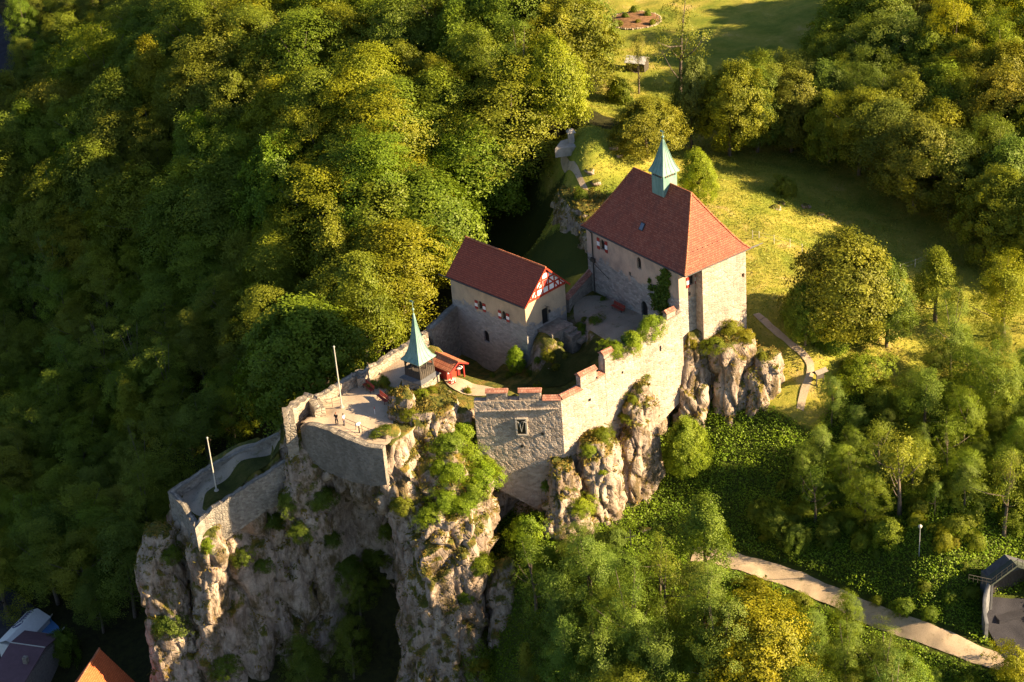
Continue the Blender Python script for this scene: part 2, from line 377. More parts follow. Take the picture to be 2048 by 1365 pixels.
TW = [(54.5,-33.5,-13.2,'u'),(61,-35,-13.2,'u'),(55,-26,-11.8,'u'),(-8,-10,-15,'f'),(0,0,-12,'l'),(20,0,-6,'m'),(-22,-12,-20,'f'),(-34,-12,-24,'f'),(-45,15,-32,'f'),(-65,30,-42,'f'),(-30,35,-22,'f'),(-38,-45,-36,'f'),(-60,-5,-40,'f'),
 (-20,60,-10,'f'),(-5,75,-4,'f'),(-45,70,-20,'f'),(-75,65,-35,'f'),(-100,60,-48,'f'),(-30,110,-5,'f'),(-60,110,-12,'f'),(-90,110,-29,'f'),
 (-60,150,-14,'f'),(-115,150,-48,'f'),(-114,215,-46,'f'),(-88,165,-38,'f'),(-75,205,-34,'f'),(10,100,-3,'f'),(0,150,-6,'f'),(-40,200,-14,'f'),(100,250,-5,'m'),(0,300,-10,'f'),
 (-150,300,-40,'f'),(150,100,0,'f'),(120,0,-6,'u'),(-150,0,-56,'f'),(0,-80,-38,'u'),(80,-80,-28,'u'),(300,300,0,'m'),(-400,0,-40,'f'),(400,0,0,'m'),(0,700,0,'m'),(0,-400,-40,'m')]
CP = [(*at(a, b, c)[:], d) for a, b, c, d in TP] + TW
_cx = np.array([(c[0], c[1]) for c in CP]); _cz = np.array([c[2] for c in CP])
MQ = 5.0
def _phi(A, B): return np.sqrt(((A[:, None, :]-B[None, :, :])**2).sum(-1)+MQ*MQ)
_K = np.block([[_phi(_cx, _cx)+0*np.eye(len(CP)), np.ones((len(CP), 1))], [np.ones((1, len(CP))), np.zeros((1, 1))]])
_wt = np.linalg.solve(_K, np.append(_cz, 0))
def hgts(P):
    P = np.asarray(P, float).reshape(-1, 2); out = np.empty(len(P))
    for i in range(0, len(P), 20000):
        q = P[i:i+20000]; out[i:i+20000] = _phi(q, _cx) @ _wt[:-1] + _wt[-1]
    return out
def hgt(x, y): return float(hgts([(x, y)])[0])
def hit_ground(px, py, dz=0.0):
    """where the sight line through a pixel meets the ground raised by dz"""
    d = ray(px, py); ts = np.arange(120, 620, 1.0)
    P = np.array([CAM+d*float(t) for t in ts]); g = hgts(P[:, :2])+dz
    k = np.argmax(P[:, 2] < g); a, b = ts[max(k-1, 0)], ts[k]
    for _ in range(12):
        m = (a+b)/2; p = CAM+d*float(m)
        if p.z < hgt(p.x, p.y)+dz: b = m
        else: a = m
    return CAM+d*float(b)

def grow(lo, hi, step, far):
    c = list(np.arange(lo, hi+.01, step)); a = []; s = step; x = lo
    while x > -far: s *= 1.35; x -= s; a.append(x)
    b_ = []; s = step; x = hi
    while x < far: s *= 1.35; x += s; b_.append(x)
    return np.array(a[::-1]+c+b_)
gx = grow(-118, 88, 1.25, 2500); gy = grow(-66, 190, 1.25, 3000)
GX, GY = np.meshgrid(gx, gy); PG = np.stack([GX.ravel(), GY.ravel()], 1)
far = np.maximum(0, np.maximum(np.abs(PG[:, 0])-350, np.abs(PG[:, 1]-100)-450))
GZ = hgts(PG); GZ = np.where(far > 0, np.clip(GZ, -60, 30)*np.exp(-far/400)-20*(1-np.exp(-far/400)), GZ)
near = (np.abs(PG[:, 0]) < 130) & (PG[:, 1] < 220)
GZ = GZ + np.where(near, [.35*noise.noise((x*.22, y*.22, 0))+.18*noise.noise((x*.6, y*.6, 3)) for x, y in PG], 0)
# zones
d2 = ((PG[:, None, :]-_cx[None])**2).sum(-1)+4; wz = d2**-1.6; wz /= wz.sum(1, keepdims=True)
zone = {k: (wz[:, [i for i, c in enumerate(CP) if c[3] == k]].sum(1)) for k in 'mful'}
nx, ny = len(gx), len(gy)
idx = np.arange(nx*ny).reshape(ny, nx)
FQ = np.stack([idx[:-1, :-1], idx[:-1, 1:], idx[1:, 1:], idx[1:, :-1]], -1).reshape(-1, 4)
terrain_me = fast_mesh('ground', np.c_[PG, GZ], FQ, np.stack([zone['m'], zone['f'], zone['u'], np.ones(nx*ny)], 1))
terrain_me.polygons.foreach_set('use_smooth', [True]*len(terrain_me.polygons))
def ground_mat():
    m, t, b = mat('hill_ground', 1, .05); wp = world_pos(t)
    a = N(t, 'ShaderNodeAttribute', attribute_name='tone'); sp = t.nodes.new('ShaderNodeSeparateColor'); t.links.new(a.outputs['Color'], sp.inputs[0])
    n1 = noise_(t, wp, .11, 6, .66, .5); n2 = noise_(t, wp, 1.1, 5, .7); n3 = noise_(t, wp, 7, 4, .75)
    mead = ramp(t, n1, [(.33, (.16, .205, .03)), (.46, (.27, .285, .045)), (.59, (.41, .355, .07)), (.70, (.58, .42, .17))])
    mead = mixc(t, .5, mead, ramp(t, n2, [(.3, (.66, .72, .6)), (.7, (1.15, 1.1, 1.05))]), 'MULTIPLY')
    woods = ramp(t, n2, [(.35, (.03, .028, .015)), (.6, (.05, .05, .018))])
    under = ramp(t, n2, [(.35, (.045, .06, .012)), (.6, (.08, .10, .02))])
    lawn = ramp(t, n1, [(.35, (.05, .065, .018)), (.6, (.075, .085, .02))])
    nn = math_(t, 'MULTIPLY', math_(t, 'SUBTRACT', n2, .5), .5)
    c = lawn
    for k, col in ((0, mead), (1, woods), (2, under)):
        c = mixc(t, ramp(t, math_(t, 'ADD', sp.outputs[k], nn), [(.42, (0, 0, 0)), (.56, (1, 1, 1))]), c, col)
    c = mixc(t, .5, c, ramp(t, n3, [(.3, (.5, .52, .45)), (.7, (1.15, 1.12, 1.0))]), 'MULTIPLY')
    t.links.new(c, b.inputs['Base Color']); bump(t, b, math_(t, 'ADD', n3, n2), .13); return m
M['ground'] = ground_mat()
tag(link('ground', terrain_me, mats=[M['ground']]), kind='structure')

# ------------------------------------------------------------------ polygons, patches
def resample(pts, step, closed=True):
    P = [Vector(p) for p in pts]; out = []
    for i in range(len(P) if closed else len(P)-1):
        a, b = P[i], P[(i+1) % len(P)]; n = max(1, round((b-a).length/step))
        out += [a.lerp(b, k/n) for k in range(n)]
    if not closed: out.append(P[-1])
    return out
def chaikin(pts, closed=False, it=2):
    P = [Vector(p) for p in pts]
    for _ in range(it):
        Q = [] if closed else [P[0]]
        for i in range(len(P) if closed else len(P)-1):
            a, b = P[i], P[(i+1) % len(P)]; Q += [a.lerp(b, .25), a.lerp(b, .75)]
        if not closed: Q.append(P[-1])
        P = Q
    return P
def inside(poly, x, y):
    c = False; j = len(poly)-1
    for i in range(len(poly)):
        xi, yi, xj, yj = poly[i][0], poly[i][1], poly[j][0], poly[j][1]
        if (yi > y) != (yj > y) and x < (xj-xi)*(y-yi)/(yj-yi)+xi: c = not c
        j = i
    return c
def patch_mesh(poly, zfun, step=.6, rim=.5):
    ring = resample([(p[0], p[1], 0) for p in poly], rim)
    vs = [Vector((p.x, p.y)) for p in ring]; n = len(vs)
    xs = [p.x for p in ring]; ys = [p.y for p in ring]
    for x in np.arange(min(xs), max(xs), step):
        for y in np.arange(min(ys), max(ys), step):
            if inside(ring, x, y): vs.append(Vector((x+random.uniform(-.1, .1)*step, y+random.uniform(-.1, .1)*step)))
    V, E_, F_, *_ = delaunay_2d_cdt(vs, [(i, (i+1) % n) for i in range(n)], [list(range(n))], 1, 1e-5)
    z = zfun([(v.x, v.y) for v in V])
    return [(v.x, v.y, float(k)) for v, k in zip(V, z)], F_
def patch(name, poly, zfun, m, step=.6, rim=.5):
    V, F_ = patch_mesh(poly, zfun, step, rim)
    mb = bpy.data.meshes.new(name); mb.from_pydata(V, [], F_)
    for p in mb.polygons: p.use_smooth = True
    o = link(name, mb, mats=[m])
    if sum(p.normal.z for p in mb.polygons) < 0: mb.flip_normals()
    return o
def ribbon(pts, width):
    P = chaikin(pts); L, Rr = [], []
    for i, p in enumerate(P):
        d = (P[min(i+1, len(P)-1)]-P[max(i-1, 0)]); d.z = 0; d.normalize(); s = Vector((-d.y, d.x, 0))
        wd = width*(1+.10*noise.noise((i*.4, 7.7, 0)))
        L.append(p+s*wd/2); Rr.append(p-s*wd/2)
    return L+Rr[::-1]

random.seed(4)
# ------------------------------------------------------------------ the castle hill
W = lambda *a: [at(*p) for p in a]
# outer rim of the rock the castle stands on, (px, py, z of the rim)
LEDGE_BACK = [(340,985,-10.8),(420,928,-9.2),(510,885,-6.8),(568,858,-4.4)]
RIM = LEDGE_BACK + [(566,845,-.6),(572,815,-.3),(620,790,-.3),(715,752,-.2),(790,710,.2),(850,675,.4),(915,612,.5)]
RIMW = W(*RIM) + [Vector((-7.6, 8.0, 0.5)), Vector((-2.6, 13.2, 1.0)), Vector((4, 9.5, 1.5)), Vector((10.3, 8.6, 2.0)), Vector((19.0, 13.9, 1.5)), Vector((24.8, 5.9, 1.0)),
        Vector((29.9, -1.9, 0.0)), Vector((25.5, -5.6, -.4)), Vector((21.6, -7.0, -.5))] + W((1340,690,0.5),(1230,775,-.5),(1130,835,-1.2)) + \
        W((1040,820,-.8),(960,822,-.6),(925,832,0),(850,838,.2),(785,893,-.5),(740,884,-.5),(690,862,-.5),(618,852,-.6),(612,895,-4.4),(520,962,-7.2),(388,1048,-10.8))
_hc = [(*at(a, b, c)[:],) for a, b, c in [(360,1000,-10.2),(432,982,-8.7),(520,920,-6.5),(590,885,-4.2),(590,868,-4),(395,1025,-10),(620,840,0),(700,820,0),(760,860,-.2),(760,790,.1),(690,850,0),(640,800,0),
       (840,740,.9),(905,765,1.0),(960,780,.5),(860,700,.6),(1030,760,-3),(1100,772,-2.4),(1030,722,-3.5),(1140,700,-1),(971,742,-5.6),(940,715,-5),(1000,765,-3.6),(1200,640,2.5),(1260,640,2.5),(1180,600,2.5),(1330,640,2.6),(1100,660,2.2)]] + \
       [(26, 3, 2.0), (18, 10, 2.0), (0, 8, 1), (-6, 0, -4.6)]
_hx = np.array([c[:2] for c in _hc]); _hz = np.array([c[2] for c in _hc])
def castle_z(P):
    P = np.asarray(P, float).reshape(-1, 2); w_ = (((P[:, None]-_hx[None])**2).sum(-1)+.05)**-2
    return (w_*_hz).sum(1)/w_.sum(1)

def cast(px, py):
    """sight line against the castle floors"""
    z = 0.0
    for _ in range(40):
        p = at(px, py, z); z += .35*(float(castle_z([(p.x, p.y)])[0])-z)
    return at(px, py, z)
def vor(x, y, z):
    d, _ = noise.voronoi(Vector((x, y, z))); return d[1]-d[0]
def rock_disp(p, amp=1.0, seed=0.0, cell=3.2, col=.85):
    """limestone: broken buttresses, cracks, blocks and ragged bedding"""
    wx = p.x+1.3*noise.noise((p.x*.3, p.y*.3, p.z*.2+seed)); wy = p.y+1.3*noise.noise((p.x*.3+9, p.y*.3, p.z*.2+seed))
    e = vor(wx/cell+seed, wy/cell, p.z/(cell*3.0)+seed); b = min(1, e/.38); b = math.sqrt(b*(2-b))-.6
    def facet(q, k):
        d, pts = noise.voronoi(q); c = pts[0]; g = noise.cell_vector(c*13.7)-Vector((.5, .5, .5))
        return g.dot(q-c)*k+g.x*.75, -max(0, 1-(d[1]-d[0])/.12)
    blk, crk = facet(Vector((wx/2.3, wy/2.3, p.z/4.2+seed)), 1.7)
    blk2, crk2 = facet(Vector((p.x/.95, p.y/.95, p.z/1.5+seed)), 1.5)
    rg = noise.ridged_multi_fractal(Vector((p.x*.22, p.y*.22, p.z*.16+seed)), 1.0, 2.0, 4, 1.0, 2.0)-1.1
    zz = p.z*.38+.9*noise.noise((p.x*.16, p.y*.16, p.z*.1+seed)); lay = (zz-math.floor(zz)); lay = .5-abs(lay-.75)*1.0 if lay > .5 else lay*.5
    f = noise.fractal(Vector((p.x*.9, p.y*.9, p.z*.7+seed)), .8, 2.1, 4)
    return amp*(col*b+.95*blk+.22*crk+.16*blk2+.05*crk2+.32*rg+.22*lay+.10*f)

SOLIDS = []           # vertices and faces of everything vegetation can root on
def rock_object(name, V, F_, label=None, cat=None, group=None, kind=None):
    me = bpy.data.meshes.new(name); me.from_pydata([tuple(v) for v in V], [], F_)
    bm = bmesh.new(); bm.from_mesh(me); bmesh.ops.recalc_face_normals(bm, faces=bm.faces); bm.to_mesh(me); bm.free()
    me.polygons.foreach_set('use_smooth', [True]*len(me.polygons))
    SOLIDS.append(([Vector(v) for v in V], F_))
    o = link(name, me, mats=[M['rock']]); return tag(o, label, cat, group, kind)

def loft(rings, cap=None):
    V = []; F_ = []; n = len(rings[0])
    for r in rings: V += r
    for i in range(len(rings)-1):
        for k in range(n):
            F_.append([i*n+k, i*n+(k+1) % n, (i+1)*n+(k+1) % n, (i+1)*n+k])
    return V, F_

def massif():
    P = resample(RIMW, .36); n = len(P)
    # outward normals, smoothed
    nr = []
    for i in range(n):
        d = P[(i+3) % n]-P[i-3]; d.z = 0; d.normalize(); nr.append(Vector((d.y, -d.x, 0)))
    area = sum(P[i].x*P[(i+1) % n].y-P[(i+1) % n].x*P[i].y for i in range(n))
    if area < 0: nr = [-v for v in nr]
    for _ in range(12): nr = [(nr[i-1]+nr[i]*2+nr[(i+1) % n]).normalized() for i in range(n)]
    rings = []; NL = 76
    g = hgts([(p.x+v.x*6, p.y+v.y*6) for p, v in zip(P, nr)])
    for l in range(NL+1):
        t = l/NL; ring = []
        for i, (p, v) in enumerate(zip(P, nr)):
            zb = min(g[i], p.z-6)-4; z = p.z+(zb-p.z)*t
            dep = p.z-z
            steep = .16 if v.y < .2 else .3
            off = -.25+dep*steep*.6
            q = p+v*off; q.z = z
            k = min(1, dep/3.0)
            if -25 < p.x < -12 and v.y < -.3 and p.z > -2:      # the cleft under the terrace
                u = min(1, max(0, (dep-8.5)/6)); q -= v*(6.0*u*u*(3-2*u)*min(1, (p.x+25)/2.5))
            q += v*rock_disp(q, .2+.9*k, 0.0, 4.4, 1.7)*(1 if dep > .6 else .25)
            q.z += .5*noise.noise((q.x*.6, q.y*.6, q.z*.6))*k
            ring.append(q)
        rings.append(ring)
    V, F_ = loft(rings)
    # top: triangulated inside the rim
    ring0 = [Vector((p.x, p.y)) for p in rings[0]]; vs = list(ring0)
    xs = [p.x for p in ring0]; ys = [p.y for p in ring0]
    for x in np.arange(min(xs), max(xs), .8):
        for y in np.arange(min(ys), max(ys), .8):
            if inside(ring0, x, y): vs.append(Vector((x, y)))
    VV, _, FF, orig, *_ = delaunay_2d_cdt(vs, [(i, (i+1) % n) for i in range(n)], [list(range(n))], 1, 1e-5)
    zz = castle_z([(v.x, v.y) for v in VV])
    base = len(V); mp = {}
    for k, (v, o_) in enumerate(zip(VV, orig)):
        if any(a < n for a in o_): mp[k] = [a for a in o_ if a < n][0]
        else: mp[k] = len(V); V.append(Vector((v.x, v.y, float(zz[k])-.08)))
    F_ += [[mp[a] for a in f] for f in FF if len({mp[a] for a in f}) == len(f)]
    return V, F_
V, F_ = massif()
rock_object('castle_hill', V, F_, kind='structure')

def crag(name, label, rings, seed, cell=2.6, amp=.8, nphi=130, dz=.24, group=None):
    """rings: (x, y, z, rx, ry, rot) from the top down"""
    zs = np.arange(rings[0][2], rings[-1][2]-.01, -dz)
    rz = np.array([r[2] for r in rings])[::-1]
    I = lambda z, k: float(np.interp(z, rz, np.array([r[k] for r in rings])[::-1]))
    out = []
    top = Vector((rings[0][0], rings[0][1], rings[0][2]))
    for sc_ in (.12, .4, .65, .85):       # domed top
        out.append([Vector((top.x+rings[0][3]*sc_*math.cos(a), top.y+rings[0][4]*sc_*math.sin(a), top.z+(1-sc_**2)*.55)) for a in np.linspace(0, 2*math.pi, nphi, endpoint=False)])
    for z in zs:
        cx, cy, rx, ry, rot = I(z, 0), I(z, 1), I(z, 3), I(z, 4), I(z, 5)
        ring = []
        for a in np.linspace(0, 2*math.pi, nphi, endpoint=False):
            ex = rx*abs(math.cos(a))**.8*(1 if math.cos(a) > 0 else -1); ey = ry*abs(math.sin(a))**.8*(1 if math.sin(a) > 0 else -1)
            c_, s_ = math.cos(rot), math.sin(rot)
            d = Vector((ex*c_-ey*s_, ex*s_+ey*c_, 0)); q = Vector((cx, cy, z))+d
            dd = d.normalized(); k = min(1, .25+(rings[0][2]-z)/2.0)
            q += dd*rock_disp(q, amp*k, seed, cell); q.z += .45*noise.noise((q.x*.7, q.y*.7, q.z*.5+seed))
            ring.append(q)
        out.append(ring)
    for ring in out[:4]:
        for i, q in enumerate(ring):
            q.z += .5*noise.noise((q.x*.6, q.y*.6, seed))+.2*noise.noise((q.x*1.7, q.y*1.7, seed))
    V, F_ = loft(out); F_.append(list(range(nphi))[::-1])
    return rock_object(name, V, F_, label, 'rock crag', group)
crag('rock_crag', 'tall sunlit limestone crag under the small belfry, green bushes on its shoulder',
     [(-11.0,-14.8,1.1,3.9,2.7,-.3),(-11.6,-16.6,-3.5,4.3,3.4,-.3),(-9.8,-19.9,-8,5.3,3.9,-.2),(-9.4,-21.9,-12,5.5,4.6,-.2),(-10.2,-23.6,-16,5.0,4.9,0),(-11,-25.2,-22,4.8,5.2,0),(-11.4,-28,-36,6.5,7,0)], 1.3, 3.2, 1.05, 160)
crag('rock_crag', 'grey slab of rock rising between the red benches and the belfry',
     [(-13.5,-15.0,2.3,1.0,1.5,.5),(-13.7,-15.6,-.5,1.7,2.2,.5),(-13.8,-16.2,-4,2.3,2.9,.5),(-13.6,-17.5,-9,3,3.2,.4)], 15.2, 2.4, .45, 80)
crag('rock_crag', 'dark left shoulder of the belfry crag, closing the retaining wall',
     [(-15.5,-19.5,.1,1.3,1.2,.2),(-15.6,-20.0,-4,2.3,2.1,.2),(-13.8,-20.2,-9,2.8,2.6,.2),(-13.2,-21.4,-15,2.6,2.6,.1),(-12.8,-23,-26,3.2,3.2,0),(-12.6,-24,-36,4.5,4.5,0)], 17.4, 2.8, .9, 110)
crag('rock_crag', 'heap of broken rock where the lower ward meets the terrace bastion',
     [(-26.3,-15.6,-1.9,.9,.9,0),(-26.6,-16.3,-4,1.7,1.5,0),(-26.8,-17,-8,2.2,2.2,0),(-26.5,-17.6,-14,2.6,2.6,0)], 19.1, 1.8, .6, 70)
crag('rock_crag', 'knobbly grey pinnacle right of the belfry crag, top just below it',
     [(-3.2,-25.6,-16,1.2,1.0,.2),(-3.2,-26.2,-18,1.8,1.6,.2),(-3.6,-27,-22,1.9,1.9,0),(-3.8,-28.5,-27,2.4,2.2,0),(-4,-31,-37,4.2,3.6,0)], 4.1, 2.0, .7, 90)
crag('rock_crag', 'mossy round-topped crag against the middle of the long sunlit wall',
     [(9.0,-17.3,-4.4,2.0,1.7,.5),(9.4,-17.9,-6.5,2.7,2.0,.5),(9.6,-18.4,-10,2.5,1.8,.5),(9.2,-18.8,-17,2.6,2.2,.5)], 7.7, 2.2, .7, 100)
crag('rock_crag', 'broken brown crag at the foot of the wall corner, with a bright bush on it',
     [(4.7,-19.2,-6.3,1.3,1.1,0),(4.7,-20.0,-9,1.9,1.5,0),(4.9,-21.4,-13,2.5,2.0,.2),(5.0,-22.6,-17,3.4,2.6,.2)], 2.9, 1.8, .75, 90)
crag('rock_crag', 'upright sunlit slab of rock leaning on the long wall, grass in its cracks',
     [(15.2,-12.6,-.8,1.1,.9,.6),(15.0,-13.3,-3.5,2.0,1.4,.6),(14.4,-14.4,-8,2.6,1.7,.6),(13.6,-15.3,-15,3.2,2.3,.6)], 5.5, 2.0, .7, 100)
crag('rock_crag', 'narrow ochre crag in the angle between long wall and keep',
     [(22.3,-5.6,.6,1.0,.9,0),(22.2,-6.2,-2,1.5,1.4,0),(22.0,-7.0,-6,1.7,1.6,0),(21.8,-7.6,-12,2.6,2.2,0)], 9.1, 2.0, .65, 80)
crag('rock_crag', 'broad overhanging crag under the sunlit keep wall, mossy cap and grass tufts',
     [(27.2,-4.6,.9,2.9,1.9,.6),(27.4,-5.4,-1.5,3.1,2.2,.6),(27.6,-5.4,-4,2.6,1.7,.6),(27.2,-6.4,-8,2.6,2.0,.5),(27.0,-7.4,-14,3.6,3,.5)], 3.3, 2.3, .75, 110)
crag('rock_crag', 'pale rounded rock buttress beside the footpath, right of the keep crag',
     [(31.4,-5.2,-1.7,2.0,1.7,.5),(31.6,-5.6,-3.5,2.4,2.0,.5),(30.6,-6.6,-8,2.7,2.1,.5),(30.2,-7.4,-14,3.4,3,.5)], 6.2, 2.2, .7, 100)
crag('rock_crag', 'sunlit orange-tufted crag below the pointed end of the lower ward',
     [(-38.6,-19.6,-11.6,1.5,1.4,0),(-39,-20,-14.5,2.1,2.0,0),(-39.6,-19.2,-19,1.8,1.8,0),(-40,-19.0,-28,2.6,2.4,0),(-40.6,-19.6,-44,4.5,4,0)], 8.8, 2.2, .8, 110)
crag('rock_crag', 'detached dark pillar of rock at the far left of the cliff',
     [(-45.4,-16.4,-13.5,1.7,1.6,0),(-45.9,-17,-17.5,2.4,2.2,0),(-45.6,-17.8,-24,2.8,2.8,0),(-45.2,-18.6,-33,3.8,3.6,0),(-45,-20,-46,6,5,0)], 11.2, 2.4, .8, 100)
crag('rock_crag', 'shaded cliff below the viewpoint pillar, above the dark hollow',
     [(13.0,47.4,-2.4,3.6,6.4,.2),(12.8,47.0,-4,4.2,6.8,.2),(12.4,46.8,-8,5.0,7.6,.2),(12,47,-14,5,8,.2)], 12.5, 2.6, .8, 100)
crag('rock_crag', 'low shaded rock wall between hollow and keep roof',
     [(15.6,35.5,-3,2.6,5.4,.3),(15.2,35.2,-4,3.2,6.0,.3),(14.6,35,-10,3.8,6.6,.3)], 14.5, 2.4, .7, 80)

# ------------------------------------------------------------------ masonry walls
def wall(name, pts, th, m, parent=None, step=.35, rough=.05, top_rough=.12, nz=None, seed=0.0, solid=True):
    """pts: (x, y, top, bottom) along the middle of the wall; one closed rough skin"""
    P = [Vector((p[0], p[1], 0)) for p in pts]; S = [0]
    for a, b in zip(P, P[1:]): S.append(S[-1]+(b-a).length)
    cuts = set()
    for a, b in zip(S, S[1:]):
        k = max(1, round((b-a)/step)); cuts |= {round(a+(b-a)*i/k, 4) for i in range(k+1)}
    ss = sorted(cuts); X = [p[0] for p in pts]; Y = [p[1] for p in pts]; Zt = [p[2] for p in pts]; Zb = [p[3] for p in pts]
    I = lambda s, A: float(np.interp(s, S, A))
    H = max(t-b for t, b in zip(Zt, Zb)); nz = nz or max(2, int(H/.45))
    # mitred normals
    dirs = [(b-a).normalized() for a, b in zip(P, P[1:])]
    nv = []
    for i in range(len(P)):
        d0 = dirs[max(i-1, 0)]; d1 = dirs[min(i, len(dirs)-1)]; d = (d0+d1).normalized(); n = Vector((-d.y, d.x, 0))
        nv.append(n/max(.5, n.dot(Vector((-d0.y, d0.x, 0)))))
    NX = [n.x for n in nv]; NY = [n.y for n in nv]
    V = []; UV = []; ring = None
    for s in ss:
        c = Vector((I(s, X), I(s, Y), 0)); n = Vector((I(s, NX), I(s, NY), 0)); zt, zb = I(s, Zt), I(s, Zb)
        zt += top_rough*noise.noise((s*1.3, seed, 1.7))+top_rough*.7*noise.noise((s*3.7, seed, 5.1))
        prof = [(1, zb+(zt-zb)*k/nz) for k in range(nz+1)] + [(.35, zt+.03), (-.35, zt+.03)] + [(-1, zt+(zb-zt)*k/nz) for k in range(nz+1)]
        arc = 0; last = None
        for k, (sd, z) in enumerate(prof):
            q = c+n*(sd*th/2); q.z = z
            if last: arc += (Vector(q)-last).length
            last = Vector(q)
            rr = rough*(noise.noise((q.x*1.1, q.y*1.1, q.z*1.1+seed))+.7*noise.noise((q.x*2.9, q.y*2.9, q.z*2.9)))
            if abs(sd) == 1: q += n.normalized()*(sd*rr)
            else: q.z += rr*1.2
            V.append(q); UV.append((s, q.z if abs(sd) == 1 else z+sd*.4+9))
        ring = len(prof)
    F_ = []
    for i in range(len(ss)-1):
        for k in range(ring-1):
            F_.append([i*ring+k, i*ring+k+1, (i+1)*ring+k+1, (i+1)*ring+k])
    ends = [list(range(ring)), [(len(ss)-1)*ring+k for k in range(ring)][::-1]]
    me = bpy.data.meshes.new(name); me.from_pydata([tuple(v) for v in V], [], F_+ends)
    ul = me.uv_layers.new(name='UVMap'); vi = np.empty(len(me.loops), 'i'); me.loops.foreach_get('vertex_index', vi)
    uv = np.array(UV, 'f')[vi]
    k0 = sum(len(f) for f in F_)
    for e in ends:                                   # end caps: across the wall and up
        for j, v in enumerate(e):
            sd = (V[v]-V[e[0]]); sd.z = 0; uv[k0+j] = (sd.length+.37, V[v].z)
        k0 += len(e)
    ul.data.foreach_set('uv', uv.ravel())
    bm = bmesh.new(); bm.from_mesh(me); bmesh.ops.recalc_face_normals(bm, faces=bm.faces); bm.to_mesh(me); bm.free()
    if solid: SOLIDS.append((V, F_))
    return link(name, me, parent, [m])
def T(*a): return [(*at(px, py, zt)[:2], zt, zb) for px, py, zt, zb in a]

tag(wall('bastion_wall', T((579,846,1.2,-6),(576,818,1.5,-6),(618,788,1.3,-4)), 1.3, M['rubble'], rough=.12, top_rough=.3, seed=3), 'ruined sunlit stone stub at the left end of the gravel terrace', 'wall')
tag(wall('parapet_wall', T((622,800,1.0,-3),(650,784,1.2,-3),(716,746,1.2,-3),(722,745,1.5,-3),(785,707,1.5,-3),(822,683,2.0,-3),(852,662,2.6,-3)), .9, M['rubble'], rough=.1, top_rough=.25, seed=5), 'rough sunlit parapet wall along the back of the gravel terrace', 'wall')
tag(wall('pier_wall', T((722,757,1.2,-2),(718,741,1.3,-2)), 1.0, M['rubble'], rough=.1, seed=6), 'short stone pier jutting into the terrace from the back parapet', 'wall')
tag(wall('pier_wall', T((640,818,1.0,-2),(627,797,1.1,-2)), 1.3, M['rubble'], rough=.14, seed=6.5), 'short broken wall stub behind the terrace flagpole', 'wall')
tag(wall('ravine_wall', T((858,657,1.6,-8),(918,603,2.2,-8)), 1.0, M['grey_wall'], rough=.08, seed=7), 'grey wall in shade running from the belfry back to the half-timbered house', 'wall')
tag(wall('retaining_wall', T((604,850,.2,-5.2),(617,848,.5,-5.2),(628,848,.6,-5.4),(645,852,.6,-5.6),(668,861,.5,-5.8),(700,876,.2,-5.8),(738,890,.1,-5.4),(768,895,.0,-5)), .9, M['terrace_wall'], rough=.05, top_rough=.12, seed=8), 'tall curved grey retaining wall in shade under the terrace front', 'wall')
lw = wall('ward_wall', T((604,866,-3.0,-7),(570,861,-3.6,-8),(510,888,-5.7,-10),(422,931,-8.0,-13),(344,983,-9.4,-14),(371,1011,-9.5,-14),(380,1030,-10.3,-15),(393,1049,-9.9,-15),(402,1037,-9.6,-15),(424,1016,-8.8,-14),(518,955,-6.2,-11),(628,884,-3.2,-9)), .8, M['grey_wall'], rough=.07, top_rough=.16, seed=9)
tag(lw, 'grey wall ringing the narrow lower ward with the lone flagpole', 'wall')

# curtain wall with merlons
C0 = at(1120, 790, 2.5); CL = at(948, 797, 2.2); CE = Vector((20.7, -6.75, 0))
cw = wall('curtain_wall', [(CL.x, CL.y, 2.0, -9), (C0.x-.1, C0.y+.1, 2.1, -16), (*(C0.lerp(CE, .34)[:2]), 2.6, -12), (*(C0.lerp(CE, .345)[:2]), 4.7, -12), (CE.x, CE.y, 6.1, -6)], 1.15, M['ashlar'], rough=.045, top_rough=.07, nz=40, seed=11)
tag(cw, 'high sunlit curtain wall with tiled merlons, from the barred window to the keep', 'wall')
def merlon(a, b, z0, z1, th, parent, tile=True, nm='merlon'):
    o = wall(nm, [(a.x, a.y, z1, z0), (b.x, b.y, z1, z0)], th, M['ashlar'], parent, rough=.035, top_rough=.02, seed=a.x, solid=False)
    if tile: coping(a, b, z1+.02, th+.3, o)
    return o
def coping(a, b, z, th, parent, zb=None):
    a = Vector((a.x, a.y, z)); b = Vector((b.x, b.y, zb if zb is not None else z)); d = (b-a).normalized(); s = Vector((-d.y, d.x, 0)).normalized()*th/2
    a -= d*.12; b += d*.12; r = Vector((0, 0, .38)); e = Vector((0, 0, -.07))
    m = MB(); m.face([a-s, b-s, b+r, a+r]); m.face([b+s, a+s, a+r, b+r])
    m.face([a-s+e, b-s+e, b-s, a-s]); m.face([b+s+e, a+s+e, a+s, b+s]); m.face([a+s+e, a-s+e, a-s, a+r, a+s]); m.face([b-s+e, b+s+e, b+s, b+r, b-s])
    m.face([b-s+e, a-s+e, a+s+e, b+s+e])
    return m.build('coping', M['coping'], parent)
L_ = lambda a, b, t: Vector(a).lerp(Vector(b), t)
merlon(L_(CL, C0, .15), L_(CL, C0, .39), 1.9, 3.15, .7, cw); merlon(L_(CL, C0, .53), L_(CL, C0, .78), 1.9, 3.15, .7, cw)
coping(L_(CL, C0, .81), L_(CL, C0, 1.0), 2.15, 1.35, cw); coping(L_(C0, CE, .0), L_(C0, CE, .15), 2.2, 1.35, cw)
